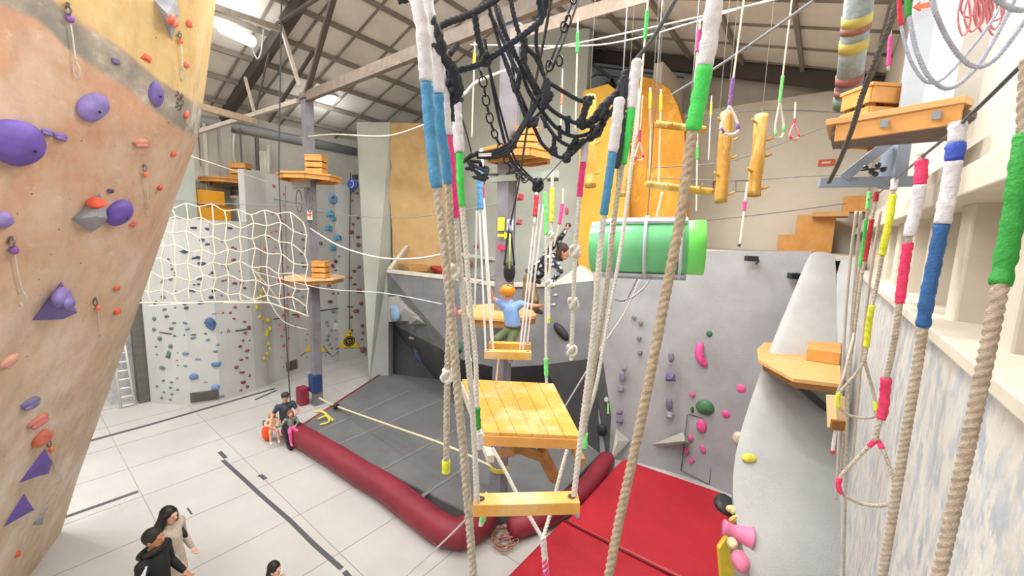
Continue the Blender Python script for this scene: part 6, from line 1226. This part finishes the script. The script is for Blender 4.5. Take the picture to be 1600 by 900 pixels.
    if hairstyle != 'none':
        h.ball(H(0, -.018, .04), (.092*hk, .106*hk, .108*hk), 3, .06, rot=Hm, freq=3)
        if hairstyle == 'long':
            for i in range(9):
                an = math.radians(172+i*24.5); x = math.cos(an)*.09; y = math.sin(an)*.09-.01; L_ = .42; h.tube(smooth([H(x*.8, y*.8, .06), H(x*1.15, y*1.1, -.06), H(x*1.5, y*1.5-.02, -.2), H(x*1.45, y*1.7-.03 if y < 0 else y+.14, -L_)], 5), [.036*hk]*11+[.034*hk]*4+[.016*hk], 8)
        if hairstyle == 'mid':
            for i in range(9):
                an = math.radians(190+i*20); x = math.cos(an)*.08; y = math.sin(an)*.08-.01; h.tube(smooth([H(x*.8, y*.8, .06), H(x*1.15, y*1.15, -.05), H(x*1.2, y*1.1, -.16)], 5), .03*hk, 8)
    if h.v:
        ho = h.build('hair', hair, root); remesh(ho, .009*max(.7, k), 2)
        # cut the hair back from the face
    fc = MB()
    for s in (-1, 1): fc.ball(H(s*.03, .088, .012), (.011*hk, .006*hk, .007*hk), 1, rot=Hm)
    fc.build('eyes', plain('2A201C', .3), body); MB().tube([H(-.02, .088, -.052), H(0, .094, -.054), H(.02, .088, -.052)], .005*hk, 6).build('mouth', plain('A85A50'), body)
    if extra: extra(root, g, H, k, Rm)
    rebase(root, loc); return root
STAND = dict(head=(0, .02, 1.6), neck=(0, 0, 1.46), chest=(0, 0, 1.28), hip=(0, 0, .96), shL=(-.19, 0, 1.38), shR=(.19, 0, 1.38), elL=(-.25, .0, 1.1), elR=(.25, .0, 1.1), wrL=(-.24, .12, .88), wrR=(.24, .12, .88), thL=(-.09, 0, .88), thR=(.09, 0, .88), knL=(-.1, .02, .5), knR=(.1, .02, .5), anL=(-.1, 0, .09), anR=(.1, 0, .09))
def pose(**k): d = dict(STAND); d.update(k); return d
HB = M('17130F', .5, .1, 30, .3, 80); FACE_R = YAW-math.radians(90)-.15
# woman in the cream coat
zt_ = PZ(262, 803, 1.6)
def wx(root, g, H, k, Rm):
    b = MB(); c = g['hip'].lerp(g['chest'], .2)+Rm @ Vector((.24, .12, .02)); b.ball(c, (.1, .06, .08), 2, .1, rot=Rm); b.build('shoulder_bag', plain('3A3436', .5), root, bevel=0); MB().tube(smooth([c, g['chest']+Rm @ Vector((.2, .1, 0)), g['shR']+Vector((0, 0, .06))], 4), .012, 6).build('bag_strap', plain('2A2628'), root)
person('person', 'woman with long dark hair in a cream coat standing on the pale floor', (zt_.x, zt_.y, 0), FACE_R+.15, .98, pose(look=(.05, 1, -.12), elR=(.27, .05, 1.1), wrR=(.22, .26, 1.02), elL=(-.25, -.02, 1.1), wrL=(-.22, .14, .9), hs=1.05), M('E0B098', .6, .05, 10), M('C6B8A6', .8, .15, 8, .3, 30), plain('1C1D22'), plain('26262A'), HB, 'long', extra=wx, coat=True)
zt_ = PZ(238, 843, 1.66)
def mx_(root, g, H, k, Rm):
    h = MB(); c = g['neck']; 
    h.tube([c+Rm @ Vector((.12*math.cos(a/14*2*math.pi), -.02+.12*math.sin(a/14*2*math.pi), -.01-.05*math.sin(a/14*2*math.pi)*-1)) for a in range(15)], .042, 8, caps=False); h.build('hood', plain('131418'), root)
    a = g['shR']+Rm @ Vector((.02, .06, .02)); MB().beam(a, g['shR'].lerp(g['elR'], .5)+Rm @ Vector((.05, .05, 0)), .045, .02, Rm @ Vector((1, .3, .2))).build('white_stripe', plain('DDE0E6'), root)
person('person', 'man with short black hair in a black hooded jacket beside the woman', (zt_.x, zt_.y, 0), FACE_R+.25, 1.04, pose(look=(0, 1, .05), wrL=(-.2, .2, .95), wrR=(.22, .2, .95), hs=1.04), SKD, plain('15161C', .8), plain('1A1A20'), plain('222226'), M('1B1512', .6, .1, 30, .3, 80), 'short', extra=mx_)
zt_ = PZ(428, 890, 1.02)
def kx(root, g, H, k, Rm): b = MB(); b.ball(H(.0, -.06, .12), (.03, .02, .015), 1); b.build('hair_clip', plain('F08AB0'), root)
person('person', 'small dark-haired child at the bottom edge raising one arm, pink hair clip', (zt_.x, zt_.y, 0), FACE_R, .64, pose(look=(0, 1, -.1), elR=(.3, .2, 1.5), wrR=(.3, .36, 1.72), elL=(-.28, .1, 1.12), hs=1.3, gripR=.1), M('E6B8A0', .6, .05, 10), plain('E8E6E8'), plain('30343C'), plain('C8C8CC'), HB, 'mid', extra=kx)
# seated man with two small children on the bumper end
s0 = Vector((-11.35, 4.35, 0)); fwd = math.atan2((EYE-s0).y, (EYE-s0).x)-math.pi/2
SIT = dict(head=(0, .0, 1.22), neck=(0, -.03, 1.08), chest=(0, -.05, .9), hip=(0, -.05, .6), shL=(-.19, -.04, 1.0), shR=(.19, -.04, 1.0), elL=(-.28, .08, .78), elR=(.3, .05, .78), wrL=(-.12, .28, .74), wrR=(.1, .3, .78), thL=(-.1, .03, .56), thR=(.1, .03, .56), knL=(-.16, .42, .52), knR=(.14, .42, .52), anL=(-.2, .5, .1), anR=(.14, .52, .1))
def sit(**k): d = dict(SIT); d.update(k); return d
def capx(root, g, H, k, Rm): m = MB(); m.lathe([(.1, 0), (.1, .04), (.075, .075), (0, .085)], 18, Matrix.Translation(H(0, -.01, .06))); m.box(H(0, .11, .07), (.12, .1, .012), Rm); m.build('cap', plain('2A2A30'), root)
mp_ = PZ(437, 690, .1)
person('person', 'seated man in dark clothes and cap on the bumper end with children beside him', (mp_.x-.15, mp_.y+.25, 0), fwd+.3, 1.0, sit(look=(.1, 1, .1), elR=(.34, -.02, .78), wrR=(.42, .12, .66)), SKIN, plain('3A3F4C'), plain('1C1D28'), plain('1E2A34'), plain('1C1815'), 'short', 'short', extra=capx)
person('person', 'small blond child in a pale top sitting on the man\'s left knee', (mp_.x-.3, mp_.y-.05, .1), fwd+.1, .56, sit(hs=1.35, look=(.2, 1, -.1)), SKIN, plain('E6C0A4'), plain('D8A890'), plain('D8D8DC'), M('C8A070', .7, .1, 30), 'mid', 'long')
person('person', 'small child in a grey patterned top and pink trousers sitting on the bumper', (mp_.x+.25, mp_.y+.2, .16), fwd+.2, .6, sit(hs=1.3, look=(0, 1, .05), elR=(.38, 0, .8), wrR=(.6, .02, .78)), SKIN, M('8C948C', .8, .4, 18), plain('D65A98'), plain('D86AA0'), M('7A5438', .7, .1, 30), 'mid', 'long')
bg_ = PZ(418, 688, 0); root = MB().ball(bg_+Vector((0, 0, .22)), (.16, .12, .23), 3, .12).build('backpack', plain('F0501E', .6)); MB().tube(smooth([bg_+Vector((-.1, -.05, .42)), bg_+Vector((-.22, 0, .5)), bg_+Vector((-.15, .1, .4))], 4), .015, 6).build('strap', plain('3A3A40'), root); tag(root, 'bright orange backpack on the floor beside the seated man', 'backpack')
# child in the orange helmet on the swing
hp = D(800, 512, 5.5)
def P3(px, py, d): return D(px, py, d)
def person_px(name, label, jp, k, look, face, **kw):
    J = {n: tuple((D(*v))/k) for n, v in jp.items()}; J['look'] = look; J['hs'] = kw.pop('hs', 1); 
    return person(name, label, (0, 0, 0), 0, k, J, **kw)
fwv = Vector((-math.sin(YAW), math.cos(YAW), 0)); rtv = Vector((math.cos(YAW), math.sin(YAW), 0))
def helm(root, g, H, k, Rm):
    m = MB(); hd = g['head']; m.ball(H(0, -.01, .045), (.118*k*1.18, .135*k*1.18, .1*k*1.15), 3); o = m.build('helmet', plain('F09418', .35), root)
    v = MB(); 
    for a in (-2, -1, 0, 1, 2): v.ball(H(a*.04, -.075, .135-.012*abs(a)), (.007, .022, .007), 1)
    v.build('vent_slots', plain('2A2420'), o)
    n = MB(); c = g['hip']; 
    n.tube([c+rtv*.15*k*math.cos(a/12*2*math.pi)+fwv*.15*k*math.sin(a/12*2*math.pi)+Vector((0, 0, .03)) for a in range(13)], .014, 6, caps=False); n.build('harness', plain('6A4A44'), root)
person_px('person', 'child in orange helmet and light blue t-shirt at the swing beams, back turned',
  dict(head=(793,458,5.8), neck=(796,470,5.8), chest=(798,484,5.8), hip=(802,512,5.8), shL=(784,475,5.8), shR=(813,475,5.8), elL=(769,466,5.75), elR=(829,477,5.7), wrL=(764,445,5.6), wrR=(843,478,5.5), thL=(795,517,5.8), thR=(807,518,5.8), knL=(776,530,5.65), knR=(797,537,5.6), anL=(778,556,5.9), anR=(798,562,5.9), ftL=(777,557,5.7), ftR=(797,562,5.7)),
  .78, tuple(fwv*1+rtv*-.1), 0, skin=SKIN, top=plain('86ABE6'), bot=plain('5C6A44'), shoe=plain('8A8C94'), hair=M('A8552C', .7, .1, 30), hairstyle='short', sleeves='short', extra=helm, hs=1.15, voxel=.01)
PLAID = M('6F7A8C', .8, .3, 20, .1, c2='4E586A'); _n = PLAID.node_tree; _b = _n.nodes['Principled BSDF']; _old = _b.inputs['Base Color'].links[0].from_socket
for ax_, c_ in (((0, 1, .3), 'C4C9D2'), ((1, 0, 0), '1C2029'), ((0, 0, 1), '20242E')):
    _w = _n.nodes.new('ShaderNodeTexWave'); _w.inputs['Scale'].default_value = 3.4; _w.bands_direction = 'XYZ'[ax_.index(1)]; _t = _n.nodes.new('ShaderNodeTexCoord'); _m = _n.nodes.new('ShaderNodeMapping'); _m.inputs['Rotation'].default_value = (.3, .6, .3); _n.links.new(_t.outputs['Object'], _m.inputs[0]); _n.links.new(_m.outputs[0], _w.inputs[0])
    _r = _n.nodes.new('ShaderNodeValToRGB'); _r.color_ramp.elements[0].position = .62; _r.color_ramp.elements[1].position = .72; _n.links.new(_w.outputs['Fac'], _r.inputs[0]); _x = _n.nodes.new('ShaderNodeMixRGB'); _n.links.new(_r.outputs[0], _x.inputs[0]); _n.links.new(_old, _x.inputs[1]); _x.inputs[2].default_value = lin(c_); _old = _x.outputs[0]
_n.links.new(_old, _b.inputs['Base Color'])
# instructor leaning out from the central platform
def harn(root, g, H, k, Rm):
    n = MB(); c = g['hip'].lerp(g['chest'], .15); ax_ = (g['chest']-g['hip']).normalized(); u = ax_.orthogonal().normalized(); v = ax_.cross(u); n.tube([c+(u*math.cos(a/12*2*math.pi)+v*math.sin(a/12*2*math.pi))*.17 for a in range(13)], .025, 6, caps=False); n.build('harness', plain('4A2E2A'), root)
person_px('person', 'instructor in a plaid shirt and khaki trousers leaning out from the central platform',
  dict(head=(880,394,7.0), neck=(868,398,7.0), chest=(856,408,7.0), hip=(829,436,7.1), shL=(856,392,7.1), shR=(868,412,6.85), elL=(873,376,7.0), elR=(876,424,6.8), wrL=(884,360,6.9), wrR=(862,440,6.75), thL=(824,442,7.2), thR=(828,446,7.0), knL=(822,462,7.1), knR=(836,470,6.9), anL=(826,478,7.4), anR=(838,484,7.1), ftL=(834,482,7.3), ftR=(846,488,7.0)),
  .92, tuple(rtv*1-fwv*.4+Vector((0, 0, -.35))), 0, skin=SKIN, top=PLAID, bot=plain('7A6238'), shoe=plain('3A3430'), hair=M('3A2620', .7, .1, 30, .3), hairstyle='mid', sleeves='long', extra=harn, hs=1.2, voxel=.012)
tag(MB().tube([D(835, 425, 6.8), D(860, 385, 6.9), D(888, 352, 6.9)], .018, 6).ball(D(888, 352, 6.9), .05, 2).build('safety_strap', plain('2A2A2E')), 'black safety strap the instructor hangs from', 'strap')
